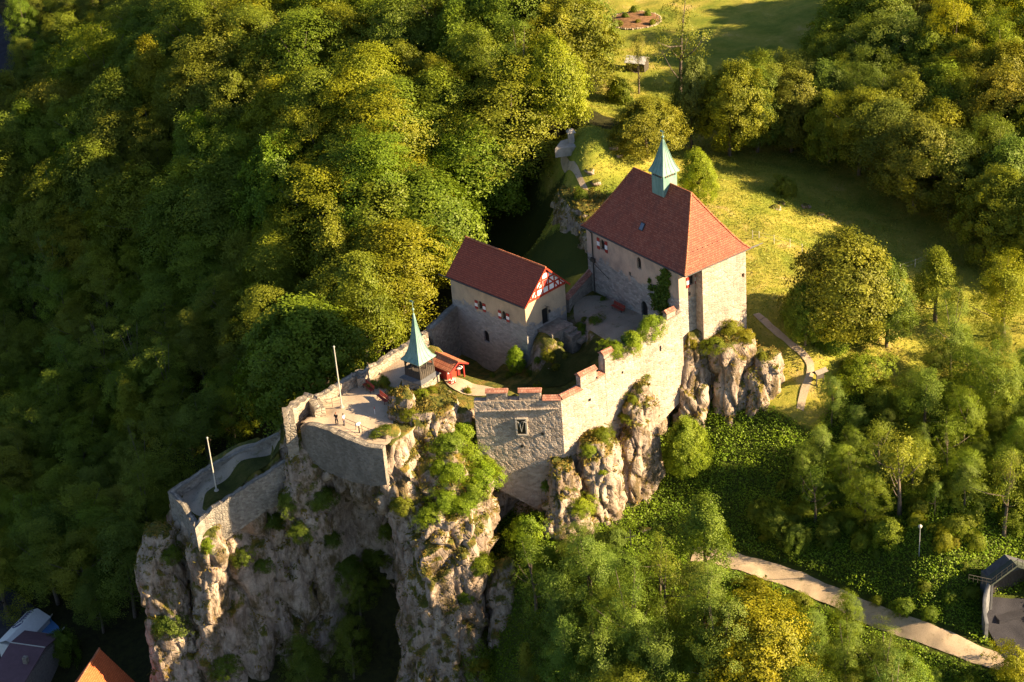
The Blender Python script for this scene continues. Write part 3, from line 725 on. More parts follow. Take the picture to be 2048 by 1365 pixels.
merlon(L_(C0, CE, .15), L_(C0, CE, .28), 2.0, 3.9, .8, cw); coping(L_(C0, CE, .285), L_(C0, CE, .34), 2.75, 1.3, cw)
merlon(L_(C0, CE, .345), L_(C0, CE, .42), 4.6, 5.3, .8, cw); merlon(L_(C0, CE, .88), L_(C0, CE, .95), 5.8, 6.7, .7, cw)
# offset ledge, barred window with its hooked iron bracket
dL = (C0-CL); dL.z = 0; dL.normalize(); nL = Vector((dL.y, -dL.x, 0))
m = MB(); a, b = L_(CL, C0, .06), L_(CL, C0, .98)
m.bar(Vector((a.x, a.y, .75))+nL*.6, Vector((b.x, b.y, .95))+nL*.6, .28, .12); m.build('string_course', M['ashlar'], cw)
wc = on_plane(1043, 853, Vector((C0.x, C0.y, 0))+nL*.58, nL)
nR = Vector((CE.y-C0.y, C0.x-CE.x, 0)).normalized(); dR = Vector((-nR.y, nR.x, 0))
for px_, py_, n_, w_, h_ in ((1085, 868, nL, .3, .35), (1044, 893, nL, .35, .3), (1321, 697, nR, .22, .75), (1180, 800, nR, .25, .3), (1245, 745, nR, .2, .3)):
    q = on_plane(px_, py_, Vector((C0.x, C0.y, 0))+n_*.575, n_); m = MB(); m.box(q-n_*.05, (w_, .2, h_), math.atan2(n_.x, -n_.y)); m.build('loophole', M['dark'], cw)
m = MB(); m.box(wc+nL*.02, (1.0, .25, 2.0), math.atan2(dL.y, dL.x)); pane = m.build('window', M['dark'], cw)
m = MB(); rz = math.atan2(dL.y, dL.x)
m.box(wc+dL*.6+nL*.05, (.2, .3, 2.3), rz); m.box(wc-dL*.6+nL*.05, (.2, .3, 2.3), rz); m.box(wc+Vector((0, 0, -1.1))+nL*.08, (1.0, .4, .2), rz); m.box(wc+Vector((0, 0, 1.1))+nL*.05, (1.0, .3, .18), rz)
m.build('frame', M['concrete'], pane)
m = MB(); up_ = Vector((0, 0, 1)); c0 = wc+nL*.15
m.tube([c0-up_*.7, c0+nL*.55-up_*.1, c0+nL*.9+up_*.7, c0+nL*1.0+up_*1.1], .035, 6)
for sgn in (-1, 1):
    m.tube([c0+nL*1.0+up_*1.0, c0+nL*1.05+up_*1.35+dL*.2*sgn, c0+nL*1.1+up_*1.4+dL*.5*sgn, c0+nL*1.1+up_*1.2+dL*.8*sgn], .03, 6)
    m.tube([c0-up_*.6, c0+up_*.9+dL*.36*sgn+nL*.3], .025, 6)
m.build('bracket', simple('galvanised', (.3, .29, .27), .5, .4), cw)
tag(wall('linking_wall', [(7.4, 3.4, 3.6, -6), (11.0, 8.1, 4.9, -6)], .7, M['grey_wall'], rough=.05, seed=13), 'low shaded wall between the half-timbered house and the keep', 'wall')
lk = COL.objects['linking_wall']; coping(Vector((7.3, 3.3, 0)), Vector((10.9, 8.0, 0)), 3.7, 1.0, lk, 5.0)

# ------------------------------------------------------------------ buildings: faces with real openings
def face_holes(mb, o, ux, width, z0, z1, holes, depth=.35, mi=0):
    """upright face from o along ux; holes (u0, z0, u1, z1, arched); outward normal = ux x Z rotated so that n = (ux.y, -ux.x)"""
    n = Vector((ux.y, -ux.x, 0)); us = sorted({0, width, *[h[0] for h in holes], *[h[2] for h in holes]}); zs = sorted({z0, z1, *[h[1] for h in holes], *[h[3] for h in holes]})
    P = lambda u, z, d=0: Vector((o[0], o[1], 0))+ux*u+Vector((0, 0, z))-n*d
    F = lambda q: mb.face([P(*a) for a in q], [(a[0]+(a[2] if len(a) > 2 else 0), a[1]) for a in q], mi)
    for ua, ub in zip(us, us[1:]):
        for za, zb in zip(zs, zs[1:]):
            if any(h[0] <= ua+1e-6 and ub <= h[2]+1e-6 and h[1] <= za+1e-6 and zb <= h[3]+1e-6 for h in holes): continue
            F([(ua, za), (ub, za), (ub, zb), (ua, zb)])
    for h in holes:
        a, b, c, d = h[:4]
        F([(a, b), (a, b, depth), (c, b, depth), (c, b)]); F([(a, d, depth), (a, d), (c, d), (c, d, depth)])
        F([(a, b, depth), (a, b), (a, d), (a, d, depth)]); F([(c, b), (c, b, depth), (c, d, depth), (c, d)])
        if len(h) > 4 and h[4]:
            w_ = (c-a); hh = min(w_*.5, (d-b)*.4)
            F([(a, d), (a, d-hh), (a+w_*.14, d-hh*.36), (a+w_*.4, d-.02*hh)]); F([(c, d), (c-w_*.4, d-.02*hh), (c-w_*.14, d-hh*.36), (c, d-hh)])
def pane(parent, o, ux, h, depth=.3, mat_='dark', name='window', cross=True):
    n = Vector((ux.y, -ux.x, 0)); a, b, c, d = h[:4]; P = lambda u, z, e: Vector((o[0], o[1], 0))+ux*u+Vector((0, 0, z))-n*e
    m = MB(); m.face([P(a, b, depth-.02), P(c, b, depth-.02), P(c, d, depth-.02), P(a, d, depth-.02)]); ob = m.build(name, M[mat_], parent)
    if cross:
        m = MB(); mz = b+(d-b)*.6
        m.bar(P((a+c)/2, b, depth-.07), P((a+c)/2, d, depth-.07), .07, .07); m.bar(P(a, mz, depth-.07), P(c, mz, depth-.07), .06, .06); m.build('frame', M['dark_wood'], ob)
    return ob
def shutter(parent, o, ux, u, z0, z1, w_=.42):
    n = Vector((ux.y, -ux.x, 0)); P = lambda z: Vector((o[0], o[1], z))+ux*u+n*.06
    m = MB(); rz = math.atan2(ux.y, ux.x); h = z1-z0
    for k, mi in ((0, 0), (1, 1), (2, 0)):
        hh = h*(.3, .38, .32)[k]; zc = z0+h*(.15, .49, .84)[k]
        m.box(P(zc), (w_, .06, hh-.004), rz, mi)
    return m.build('shutter', [M['red_paint'], M['white_paint']], parent)

# ---- keep
KA = Vector((10.02, 8.12, 0)); E1 = Vector((.572, -.820, 0)).normalized(); KRZ = math.atan2(E1.y, E1.x)
E2 = Vector((-E1.y, E1.x, 0))
keep = empty('keep', (KA.x, KA.y, 2.0), KRZ, 'tall stone keep with steep red hipped roof and green copper turret', 'keep')
def KL(p): d = Vector(p)-KA; return Vector((d.dot(E1), d.dot(E2), p.z-2.0))
def kpx(px, py, x=None, y=None):
    """a pixel on the keep's wall plane x = const or y = const, in the keep's own coordinates"""
    if y is not None: return KL(on_plane(px, py, KA+E2*y, E2))
    return KL(on_plane(px, py, KA+E1*x, E1))
X_, Y_ = Vector((1, 0, 0)), Vector((0, 1, 0)); ZE = 9.45; LXK, LYK = 19.93, 10.78
mk = MB()
k1 = kpx(1205, 490, y=.45); k2 = kpx(1278, 526, y=.45); k3 = kpx(1260, 548, y=.45); k4 = kpx(1289, 618, y=.45)
hAB = [(k1.x-.45-.45, k1.z-.75, k1.x+.45-.45, k1.z+.75, 1), (k2.x-.4-.45, k2.z-.85, k2.x+.4-.45, k2.z+.75, 1), (k3.x-.2-.45, k3.z-.25, k3.x+.2-.45, k3.z+.25, 0), (k4.x-.6-.45, .55, k4.x+.6-.45, 2.7, 1)]
oAB = (.45, .45); face_holes(mk, oAB, X_, 17.75, -6, ZE, hAB)
k5 = kpx(1383, 560, x=18.2); k6 = kpx(1379, 588, x=18.2)
hR = [(k5.y-.3-.45, k5.z-.7, k5.y+.35-.45, k5.z+.6, 0), (k6.y-.2-.45, k6.z-.25, k6.y+.2-.45, k6.z+.25, 0)]
oR = (18.2, .45); face_holes(mk, oR, Y_, 2.7, -8, ZE, hR)
oS = (18.2, 3.15); face_holes(mk, oS, X_, 1.3, -8, ZE, [])
k7 = kpx(1486, 551, x=19.5)
oBC = (19.5, 3.15); hBC = [(k7.y-.22-3.15, k7.z-.28, k7.y+.22-3.15, k7.z+.28, 0)]
face_holes(mk, oBC, Y_, 7.2, -9, ZE, hBC)
face_holes(mk, (19.5, 10.35), -X_, 19.05, -9, ZE, []); face_holes(mk, (.45, 10.35), -Y_, 9.9, -9, ZE, [])
mk.build('wall', M['keep_wall'], keep)
# the sunlit front is bare ashlar: its own skin of stone set 3 mm proud
mf = MB(); face_holes(mf, (19.52, 3.13), Y_, 7.24, -9, ZE-.02, [(h[0]+.02, h[1], h[2]+.02, h[3], 0) for h in hBC], .05)
face_holes(mf, (18.24, 3.128), X_, 1.285, -8, ZE-.02, [])
mf.build('wall', M['ashlar'], keep)
for o_, u_, h, nm in ((oAB, X_, hAB[0], 'window'), (oAB, X_, hAB[1], 'window'), (oR, Y_, hR[0], 'window')): pane(keep, o_, u_, h)
for o_, u_, h in ((oAB, X_, hAB[2]), (oR, Y_, hR[1]), (oBC, Y_, hBC[0])): pane(keep, o_, u_, h, .32, 'dark', 'loophole', False)
pane(keep, oAB, X_, hAB[3], .3, 'dark', 'door', False)
for s_ in (-1, 1): shutter(keep, oAB, X_, k1.x-.45+s_*.78, k1.z-.85, k1.z+.75, .5)
shutter(keep, oR, Y_, k5.y-.45-.62, k5.z-.85, k5.z+.6, .5); shutter(keep, oR, Y_, k5.y-.45+.78, k5.z-.75, k5.z+.6, .5)
# roof: steep hips with a gentle bell-cast at the eaves
ZR = 17.25; HIP = 4.6
def hip(mb, x0, x1, y0, y1, zr, hip_, levels):
    ym = (y0+y1)/2
    def ring(t):
        return [(x0+(hip_)*t, y0+(ym-y0)*t), (x1-hip_*t, y0+(ym-y0)*t), (x1-hip_*t, y1-(y1-ym)*t), (x0+hip_*t, y1-(y1-ym)*t)]
    for (ta, za), (tb, zb) in zip(levels, levels[1:]):
        A_, B_ = ring(ta), ring(tb)
        for i in range(4):
            j = (i+1) % 4; q = [(*A_[i], za), (*A_[j], za), (*B_[j], zb), (*B_[i], zb)]
            if tb >= 1 and i in (1, 3): q = q[:3]
            mb.face(q)
mr = MB(); lv = [(0, ZE+.02), (.12, ZE+.62), (.28, ZE+1.75), (.6, ZE+4.35), (1, ZR)]
hip(mr, 0, LXK, 0, LYK, ZR, HIP, lv)
mr.face([(0, 0, ZE-.1), (0, LYK, ZE-.1), (LXK, LYK, ZE-.1), (LXK, 0, ZE-.1)])
mr.face([(0, 0, ZE-.1), (LXK, 0, ZE-.1), (LXK, 0, ZE+.02), (0, 0, ZE+.02)]); mr.face([(LXK, 0, ZE-.1), (LXK, LYK, ZE-.1), (LXK, LYK, ZE+.02), (LXK, 0, ZE+.02)])
mr.face([(0, LYK, ZE-.1), (0, 0, ZE-.1), (0, 0, ZE+.02), (0, LYK, ZE+.02)]); mr.face([(LXK, LYK, ZE-.1), (0, LYK, ZE-.1), (0, LYK, ZE+.02), (LXK, LYK, ZE+.02)])
roof = mr.build('roof', M['roof_keep'], keep)
def ridge_caps(parent, pts, r=.13, n=26):
    m = MB(); A_ = [Vector(p) for p in pts]
    for a, b in zip(A_, A_[1:]):
        L = (b-a).length; k = max(1, int(L/.42)); d = (b-a)/k
        for i in range(k):
            m.tube([a+d*i, a+d*(i+1.08)], [r, r*.82], 7)
    return m.build('ridge_tiles', M['roof_hut'], parent, smooth=False)
ym = LYK/2
def hline(x_, y_): return [(x_[0]+(x_[1])*t, y_[0]+(y_[1])*t, z+.03) for t, z in lv]
ridge_caps(roof, [(HIP, ym, ZR+.03), (LXK-HIP, ym, ZR+.03)])
ridge_caps(roof, hline((LXK, -HIP), (0, ym))); ridge_caps(roof, hline((LXK, -HIP), (LYK, -ym))); ridge_caps(roof, hline((0, HIP), (0, ym))); ridge_caps(roof, hline((0, HIP), (LYK, -ym)))
m = MB(); sk = KL(on_plane(1283, 457, KA+E2*2.7+Vector((0, 0, 2+ZE+4.0)), Vector((0, 0, 1))))
def roof_z(y): return float(np.interp(y/ym, [a for a, _ in lv], [b for _, b in lv]))
best = min((abs(proj(keep_w)[0]-1283)+abs(proj(keep_w)[1]-457), x, y) for x in np.arange(5, 15, .2) for y in np.arange(.6, 5, .2)
           for keep_w in [KA+E1*float(x)+E2*float(y)+Vector((0, 0, 2+roof_z(y)))])
sx, sy = float(best[1]), float(best[2]); sl_ = math.atan2(roof_z(sy+.3)-roof_z(sy-.3), .6)
Ms = Matrix.Rotation(sl_, 3, 'X')
m.box((sx, sy, roof_z(sy)+.06), (.75, 1.0, .12), m=Ms, mi=0); m.box((sx, sy, roof_z(sy)+.08), (.58, .82, .14), m=Ms, mi=1)
m.build('skylight', [M['iron'], simple('sky_glass', (.10, .12, .16), .1, .6, .1, 2, 0)], roof)
m = MB()                                      # snow hooks on the sunlit hip
for i in range(8):
    t = .30; y_ = 2.6+i*.8; x_ = LXK-HIP*t; z_ = float(np.interp(t, [a for a, _ in lv], [b for _, b in lv])); m = MB(); m.box((x_+.03, y_, z_+.06), (.07, .07, .1)); m.build('snow_guard', M['iron'], roof)
m = MB(); m.tube([(-.05, -.05, ZE-.02), (LXK+.05, -.05, ZE-.02)], .09, 8); m.tube([(LXK+.05, -.05, ZE-.02), (LXK+.05, LYK+1.3, ZE-.02)], .08, 8)
m.tube([(LXK+.05, LYK, ZE+.1), (LXK+.2, LYK+1.9, ZE+.1)], .06, 6); m.build('gutter', M['gutter'], keep)
kd = kpx(1187, 520, y=.4)
m = MB(); m.tube([(kd.x, -.02, ZE-.1), (kd.x, .33, ZE-.6), (kd.x, .33, .2)], .08, 8); m.box((kd.x, .3, kd.z), (.75, .3, .55)); m.tube([(.5, .38, 5.0), (kd.x, .38, 4.6), (kd.x+3.0, .38, 3.4)], .035, 5); m.build('drainpipe', M['gutter'], keep)
# turret on the ridge
tur = min((abs(proj(q)[0]-1329)+abs(proj(q)[1]-372), x) for x in np.arange(HIP, LXK-HIP, .05) for q in [KA+E1*float(x)+E2*ym+Vector((0, 0, 2+ZR-.3))])
tx = float(tur[1]); s_ = 1.1; zb, ze = ZR-1.5, ZR+1.5
tower = MB()
tower.prism([(tx-s_, ym-s_), (tx+s_, ym-s_), (tx+s_, ym+s_), (tx-s_, ym+s_)], zb, ze-.6)
tw = tower.build('turret', M['copper'], keep)
m = MB()
for sx_ in (-1, 1):
    for sy_ in (-1, 1):
        mp_ = MB(); mp_.box((tx+sx_*(s_-.1), ym+sy_*(s_-.1), ze-.3), (.2, .2, .6)); mp_.build('belfry_post', M['copper'], tw)
m.box((tx, ym-s_+.06, ze-.57), (2*s_-.4, .12, .06)); m.box((tx+s_-.06, ym, ze-.57), (.12, 2*s_-.4, .06)); m.build('sill', M['copper'], tw)
m = MB()
for k in range(4):
    for q in (-.55, -.2, .2, .55):
        a = k*math.pi/2; c_, s2 = math.cos(a), math.sin(a); p = Vector((s_-.12, q, 0)); m.box((tx+c_*p.x-s2*p.y, ym+s2*p.x+c_*p.y, ze-.3), (.1, .1, .58), a)
m.box((tx, ym, ze-.4), (1.1, 1.1, .35)); m.build('louvre', simple('brown_wood', (.22, .11, .06), .8), tw)
def spire(parent, c, half, prof, n_seam=3, name='spire'):
    """four-sided flared spire; prof: (half width, z)"""
    m = MB(); x, y = c
    for (a, za), (b, zb_) in zip(prof, prof[1:]):
        for i in range(4):
            sg = [(-1, -1), (1, -1), (1, 1), (-1, 1)]; p, q = sg[i], sg[(i+1) % 4]
            m.face([(x+p[0]*a, y+p[1]*a, za), (x+q[0]*a, y+q[1]*a, za), (x+q[0]*b, y+q[1]*b, zb_), (x+p[0]*b, y+p[1]*b, zb_)])
    a, za = prof[0]; m.face([(x-a, y-a, za-.1), (x-a, y+a, za-.1), (x+a, y+a, za-.1), (x+a, y-a, za-.1)])
    for i in range(4):
        sg = [(-1, -1), (1, -1), (1, 1), (-1, 1)]; p, q = sg[i], sg[(i+1) % 4]
        m.face([(x+p[0]*a, y+p[1]*a, za-.1), (x+q[0]*a, y+q[1]*a, za-.1), (x+q[0]*a, y+q[1]*a, za), (x+p[0]*a, y+p[1]*a, za)])
    sp_ = m.build(name, M['copper'], parent)
    m = MB()
    for i in range(4):
        sg = [(-1, -1), (1, -1), (1, 1), (-1, 1)]; p, q = sg[i], sg[(i+1) % 4]
        for k in range(n_seam+1):
            f = k/(n_seam+1); u = (p[0]+(q[0]-p[0])*f, p[1]+(q[1]-p[1])*f)
            m.tube([(x+u[0]*a*1.01, y+u[1]*a*1.01, z+.01) for a, z in prof], [.035 if k else .05]*len(prof), 5)
    m.build('seam', M['copper'], sp_)
    return sp_
spk = spire(tw, (tx, ym), 0, [(1.36, ze-.02), (1.02, ze+.7), (.70, ze+1.65), (.40, ze+2.8), (.06, ze+4.1)])
def finial(parent, c, z, h, vane=True):
    m = MB(); m.tube([(c[0], c[1], z-.3), (c[0], c[1], z+h)], .035, 6); m.lathe((c[0], c[1], z+h*.28), [(0, -.2), (.13, -.12), (.18, 0), (.13, .12), (0, .2)], 10)
    f = m.build('finial', M['copper'], parent)
    if vane:
        m = MB(); m.box((c[0]-.22, c[1], z+h-.12), (.5, .03, .26)); m.box((c[0]+.2, c[1], z+h-.12), (.3, .03, .06)); m.build('weather_vane', M['copper'], f)
finial(spk, (tx, ym), ze+4.15, 1.1)

# ---- half-timbered house
HA = Vector((-7.72, 7.27, 0)); H1 = (Vector((1.96, -3.13, 0))-HA); LX = H1.length; H1.normalize(); HRZ = math.atan2(H1.y, H1.x); H2 = Vector((-H1.y, H1.x, 0)); LY = 7.87
house = empty('half_timbered_house', (HA.x, HA.y, .5), HRZ, 'small house with plain red gabled roof and red-and-white timbered gable', 'house')
def HLc(p): d = Vector(p)-HA; return Vector((d.dot(H1), d.dot(H2), p.z-.5))
def hpx(px, py, x=None, y=None):
    return HLc(on_plane(px, py, HA+H2*y, H2)) if y is not None else HLc(on_plane(px, py, HA+H1*x, H1))
EZ = 5.95; RZ = 9.85; ov = .3
mh = MB(); wins = [hpx(961, 611, y=ov), hpx(1008, 631, y=ov)]; lowa = hpx(973, 674, y=ov); xe = LX-.35
hL = [(w_.x-.4-ov, w_.z-.65, w_.x+.4-ov, w_.z+.6, 1) for w_ in wins]+[(lowa.x-.5-ov, lowa.z-.8, lowa.x+.5-ov, lowa.z+.9, 1)]
hd = hpx(1091, 632, x=xe); hBCh = [(hd.y-.6-ov, hd.z-1.15, hd.y+.6-ov, hd.z+1.1, 0)]
oHL = (ov, ov); face_holes(mh, oHL, X_, xe-ov, -9, EZ, hL); oHR = (xe, ov); face_holes(mh, oHR, Y_, LY-2*ov, -9, EZ, hBCh)
face_holes(mh, (xe, LY-ov), -X_, xe-ov, -9, EZ, []); face_holes(mh, (ov, LY-ov), -Y_, LY-2*ov, -9, EZ, [])
mh.face([(ov, ov, EZ), (ov, LY/2, RZ-.3), (ov, LY-ov, EZ)][::-1])
mh.build('wall', M['house_wall'], house)
for h in hL[:2]: pane(house, oHL, X_, h, .3)
pane(house, oHL, X_, hL[2], .3, 'dark', 'opening', False); pane(house, oHR, Y_, hBCh[0], .3, 'dark', 'door', False)
for w_ in wins:
    for s2 in (-1, 1): shutter(house, oHL, X_, w_.x-ov+s2*.72, w_.z-.7, w_.z+.5, .5)
mr = MB(); th = .14; x0, x1 = -.1, LX+.12
for s2, (ya, yb) in ((0, (-.12, LY/2)), (1, (LY+.12, LY/2))):
    q = [(x0, ya, EZ-.1), (x1, ya, EZ-.1), (x1, yb, RZ), (x0, yb, RZ)]; mr.face(q if s2 == 0 else q[::-1])
    e = [(p[0], p[1], p[2]-th) for p in q]; mr.face(e[::-1] if s2 == 0 else e)
    mr.face([e[0], e[1], q[1], q[0]] if s2 == 0 else [q[0], q[1], e[1], e[0]])
    mr.face([e[0], q[0], q[3], e[3]]); mr.face([q[1], e[1], e[2], q[2]])
rf = mr.build('roof', M['roof_house'], house)
ridge_caps(rf, [(x0, LY/2, RZ+.03), (x1, LY/2, RZ+.03)], .12)
m = MB(); m.bar((x1+.02, -.14, EZ-.2), (x1+.02, LY/2, RZ-.1), .07, .2); m.bar((x1+.02, LY+.14, EZ-.2), (x1+.02, LY/2, RZ-.1), .07, .2); m.build('bargeboard', M['timber_red'], house)
m = MB(); xg = LX-.18; tri = [(xg, ov-.1, EZ+.05), (xg, LY-ov+.1, EZ+.05), (xg, LY/2, RZ-.16)]
m.face(tri); m.face([(p[0]-.12, p[1], p[2]) for p in tri][::-1]); m.face([tri[0], (xg-.12, *tri[0][1:]), (xg-.12, *tri[1][1:]), tri[1]][::-1])
gb = m.build('gable', M['white_paint'], house)
m = MB(); xb = xg+.03; HH = RZ-.16-EZ; yat = lambda f: (ov+(LY/2-ov)*f, LY-ov-(LY/2-ov)*f)
def beam(y0, z0, y1, z1, w_=.19): m.bar((xb, y0, EZ+z0), (xb, y1, EZ+z1), .09, w_)
for f in (.03, .30, .56, .80):
    a, b = yat(f); beam(a, HH*f+.1, b, HH*f+.1, .2 if f > .1 else .3)
for q, (fa, fb) in ((LY/2-.55, (.03, .80)), (LY/2+.55, (.03, .80)), (LY/2-1.6, (.03, .52)), (LY/2+1.6, (.03, .52)), (LY/2-2.5, (.03, .32)), (LY/2+2.5, (.03, .32))): beam(q, HH*fa, q, HH*fb, .18)
for s2 in (-1, 1): beam(LY/2+s2*2.35, HH*.05, LY/2+s2*1.65, HH*.3, .17); beam(LY/2+s2*1.5, HH*.32, LY/2+s2*.65, HH*.55, .17); beam(LY/2+s2*3.3, HH*.04, LY/2+s2*2.6, HH*.24, .15); beam(LY/2+s2*.5, HH*.82, LY/2, HH*.97, .15)
m.build('timber_frame', M['timber_red'], gb)
m = MB(); m.box((xb, LY/2, EZ+HH*.44), (.06, .62, .75)); m.build('hatch', M['red_paint'], gb)
m = MB(); m.tube([(-1.3, -.22, EZ-.17), (LX+.1, -.22, EZ-.17)], .085, 8); m.build('gutter', M['gutter'], house)
m = MB(); hz = hd.z-1.2
m.prism([(xe+.02, hd.y-1.6), (xe+2.6, hd.y-1.6), (xe+2.6, hd.y+2.2), (xe+.02, hd.y+2.2)], -3, hz); m.prism([(xe+2.6, hd.y+.4), (xe+3.3, hd.y+.4), (xe+3.3, hd.y+2.2), (xe+2.6, hd.y+2.2)], -3, hz-.35); m.prism([(xe+3.3, hd.y+.4), (xe+4.0, hd.y+.4), (xe+4.0, hd.y+2.2), (xe+3.3, hd.y+2.2)], -3, hz-.7)
m.build('doorstep', M['grey_wall'], house)
m = MB(); m.tube([(xe+.1, hd.y-.1, hd.z+1.5), (xe+.9, hd.y-.1, hd.z+1.6), (xe+.9, hd.y-.1, hd.z+1.2)], .04, 6); m.lathe((xe+.9, hd.y-.1, hd.z+.9), [(.02, .32), (.17, .25), (.13, -.05), (0, -.08)], 8)
m.build('lantern', M['iron'], house)

# ---- belfry with its tall spire
bc = at(842, 765, 1.0); brz = R_(-42)
belfry = empty('belfry', (bc.x, bc.y, 1.0), brz, 'little timber belfry with tall flared copper spire on a stone plinth', 'belfry'); belfry.scale = (.93, .93, .95)
def skew_prism(m, h0, z0, h1, z1, mi=0):
    a = [(-h0, -h0, z0), (h0, -h0, z0), (h0, h0, z0), (-h0, h0, z0)]; b = [(-h1, -h1, z1), (h1, -h1, z1), (h1, h1, z1), (-h1, h1, z1)]
    for i in range(4): m.face([a[i], a[(i+1) % 4], b[(i+1) % 4], b[i]], mi=mi)
    m.face(b, mi=mi); m.face(a[::-1], mi=mi)
m = MB(); skew_prism(m, 1.82, -2.2, 1.75, 1.0); m.build('plinth', M['rubble'], belfry)
m = MB(); skew_prism(m, 1.95, 1.0, 1.93, 1.08); skew_prism(m, 1.93, 1.081, 1.45, 1.4); m.build('flashing', M['slate'], belfry)
m = MB(); skew_prism(m, 1.4, 1.39, 1.36, 2.5); bd = m.build('boarding', M['dark_wood'], belfry)
m = MB()
for k in range(4):
    a = k*math.pi/2
    for q in np.linspace(-1.2, 1.2, 8):
        p = Matrix.Rotation(a, 3, 'Z') @ Vector((1.41, float(q), 1.95)); m.box(p, (.05, .06, 1.08), a)
m.build('cover_strip', M['dark_wood'], bd)
m = MB()
for sx_ in (-1, 1):
    for sy_ in (-1, 1): m.box((sx_*1.26, sy_*1.26, 3.1), (.18, .18, 1.3))
for k in range(4):
    p = Matrix.Rotation(k*math.pi/2, 3, 'Z') @ Vector((1.26, 0, 3.1)); m.box(p, (.15, .15, 1.3), k*math.pi/2)
    for s2 in (-1, 1):
        p0 = Matrix.Rotation(k*math.pi/2, 3, 'Z') @ Vector((1.26, s2*1.2, 3.0)); p1 = Matrix.Rotation(k*math.pi/2, 3, 'Z') @ Vector((1.26, s2*.65, 3.5)); m.bar(p0, p1, .1, .1)
m.build('post', M['dark_wood'], belfry)
m = MB(); m.lathe((0, 0, 2.75), [(0, .62), (.2, .6), (.3, .4), (.36, .1), (.52, -.1), (.5, -.12), (0, -.05)], 14); m.tube([(0, 0, 3.3), (0, 0, 3.6)], .05, 6); m.bar((-1.2, 0, 3.5), (1.2, 0, 3.5), .16, .16); m.build('bell', simple('bronze', (.16, .11, .06), .45, .5, .2, 3, .0, .6), belfry)
spb = spire(belfry, (0, 0), 0, [(1.64, 3.72), (1.25, 4.12), (.90, 4.9), (.63, 5.9), (.40, 7.2), (.2, 8.6), (.05, 10.1)])
finial(spb, (0, 0), 10.2, 1.7)

# ---- ticket hut behind the belfry
hc = at(893, 735, 1.9); hrz = R_(-47)
hut = empty('timber_hut', (hc.x, hc.y, .9), hrz, 'red timber hut with orange pantile roof tucked behind the belfry', 'hut')
m = MB(); m.prism([(-1.5, -1.1), (1.2, -1.1), (1.2, 1.1), (-1.5, 1.1)], -.6, 1.9); hb = m.build('wall', M['red_paint'], hut)
m = MB(); m.box((1.22, .1, .9), (.06, .85, 1.85)); m.build('door', M['timber_red'], hut)
m = MB(); m.box((1.26, -.75, 1.25), (.08, .5, .65)); m.build('notice_board', M['white_paint'], hut)
for sy_ in (-1, 1):
    m = MB(); m.box((1.95, sy_*1.05, .8), (.14, .14, 2.3)); m.build('post', M['red_paint'], hut)
mr = MB()
for s2 in (-1, 1):
    q = [(-1.8, s2*1.55, 1.75), (2.3, s2*1.55, 1.75), (2.3, 0, 2.55), (-1.8, 0, 2.55)]; q = q if s2 < 0 else q[::-1]; mr.face(q); mr.face([(p[0], p[1], p[2]-.1) for p in q][::-1])
    i = 1 if s2 < 0 else 2; mr.face([(2.3, s2*1.55, 1.65), (2.3, s2*1.55, 1.75), (2.3, 0, 2.55), (2.3, 0, 2.45)]); mr.face([(-1.8, s2*1.55, 1.65), (2.3, s2*1.55, 1.65), (2.3, s2*1.55, 1.75), (-1.8, s2*1.55, 1.75)])
hr_ = mr.build('roof', M['roof_hut'], hut); ridge_caps(hr_, [(-1.8, 0, 2.58), (2.3, 0, 2.58)], .11)
m = MB()
for s2 in (-1, 1): m.bar((2.33, s2*1.6, 1.62), (2.33, 0, 2.48), .07, .18)
m.build('bargeboard', M['red_paint'], hut)
m = MB(); rr = random.Random(3)
for i in range(26): m.lathe((2.1+rr.uniform(-.25, .3), -1.15+rr.uniform(-.35, .35), .35+rr.uniform(-.2, .3)), [(0, -.07), (.09, 0), (0, .08)], 5)
fl = m.build('flowers', simple('pale_petals', (.75, .68, .62), .9), None); fl.parent = None
fl.matrix_world = Matrix.Translation((hc.x, hc.y, .9)) @ Matrix.Rotation(hrz, 4, 'Z')
m = MB(); m.box((2.1, -1.15, -.2), (.75, .75, .75)); fb = m.build('planter_box', M['timber_red'], None); fb.matrix_world = fl.matrix_world.copy()
fl.parent = fb; fl.matrix_parent_inverse = fb.matrix_world.inverted(); tag(fb, 'red planter box full of white flowers by the hut post', 'planter')
sc_ = at(920, 752, .8)
m = MB(); m.tube([(sc_.x, sc_.y, .5), (sc_.x, sc_.y, 2.0)], .04, 8); lp = m.build('garden_lamp', M['iron']); tag(lp, 'small post lamp with flat white shade beside the hut', 'lamp')
m = MB(); m.lathe((sc_.x, sc_.y, 2.0), [(0, .16), (.25, .12), (.46, -.02), (.44, -.05), (0, 0)], 14); m.build('lamp_shade', M['white_paint'], lp)

# ------------------------------------------------------------------ floors of the castle
def cpatch(name, pts, dz, m):
    poly = [(p.x, p.y) for p in chaikin(W(*pts) if len(pts[0]) == 3 else [cast(*p) for p in pts], True, 2)]
    return tag(patch(name, poly, lambda P: castle_z(P)+dz, m, .5, .4), kind='structure')
cpatch('terrace', [(590,840,0),(590,812,0),(650,790,0),(716,752,0),(780,715,0),(835,690,0),(850,720,0),(800,770,0),(790,800,0),(785,850,0),(782,890,0),(735,885,0),(690,866,0),(620,848,0)], .0, M['gravel'])
cpatch('ledge_path', [(352,990,-10.2),(420,936,-8.9),(510,890,-6.5),(590,866,-4.2),(612,868,-4),(560,893,-5.3),(470,938,-7.7),(415,985,-9),(398,1015,-9.5),(430,1012,-9.2),(396,1042,-10.2)], .0, M['court'])
cpatch('ledge_lawn', [(415,985,-9),(470,938,-7.7),(560,893,-5.3),(612,873,-4),(620,885,-4.2),(518,950,-6.9),(428,1008,-9.2),(402,1010,-9.5)], .03, M['lawn'])
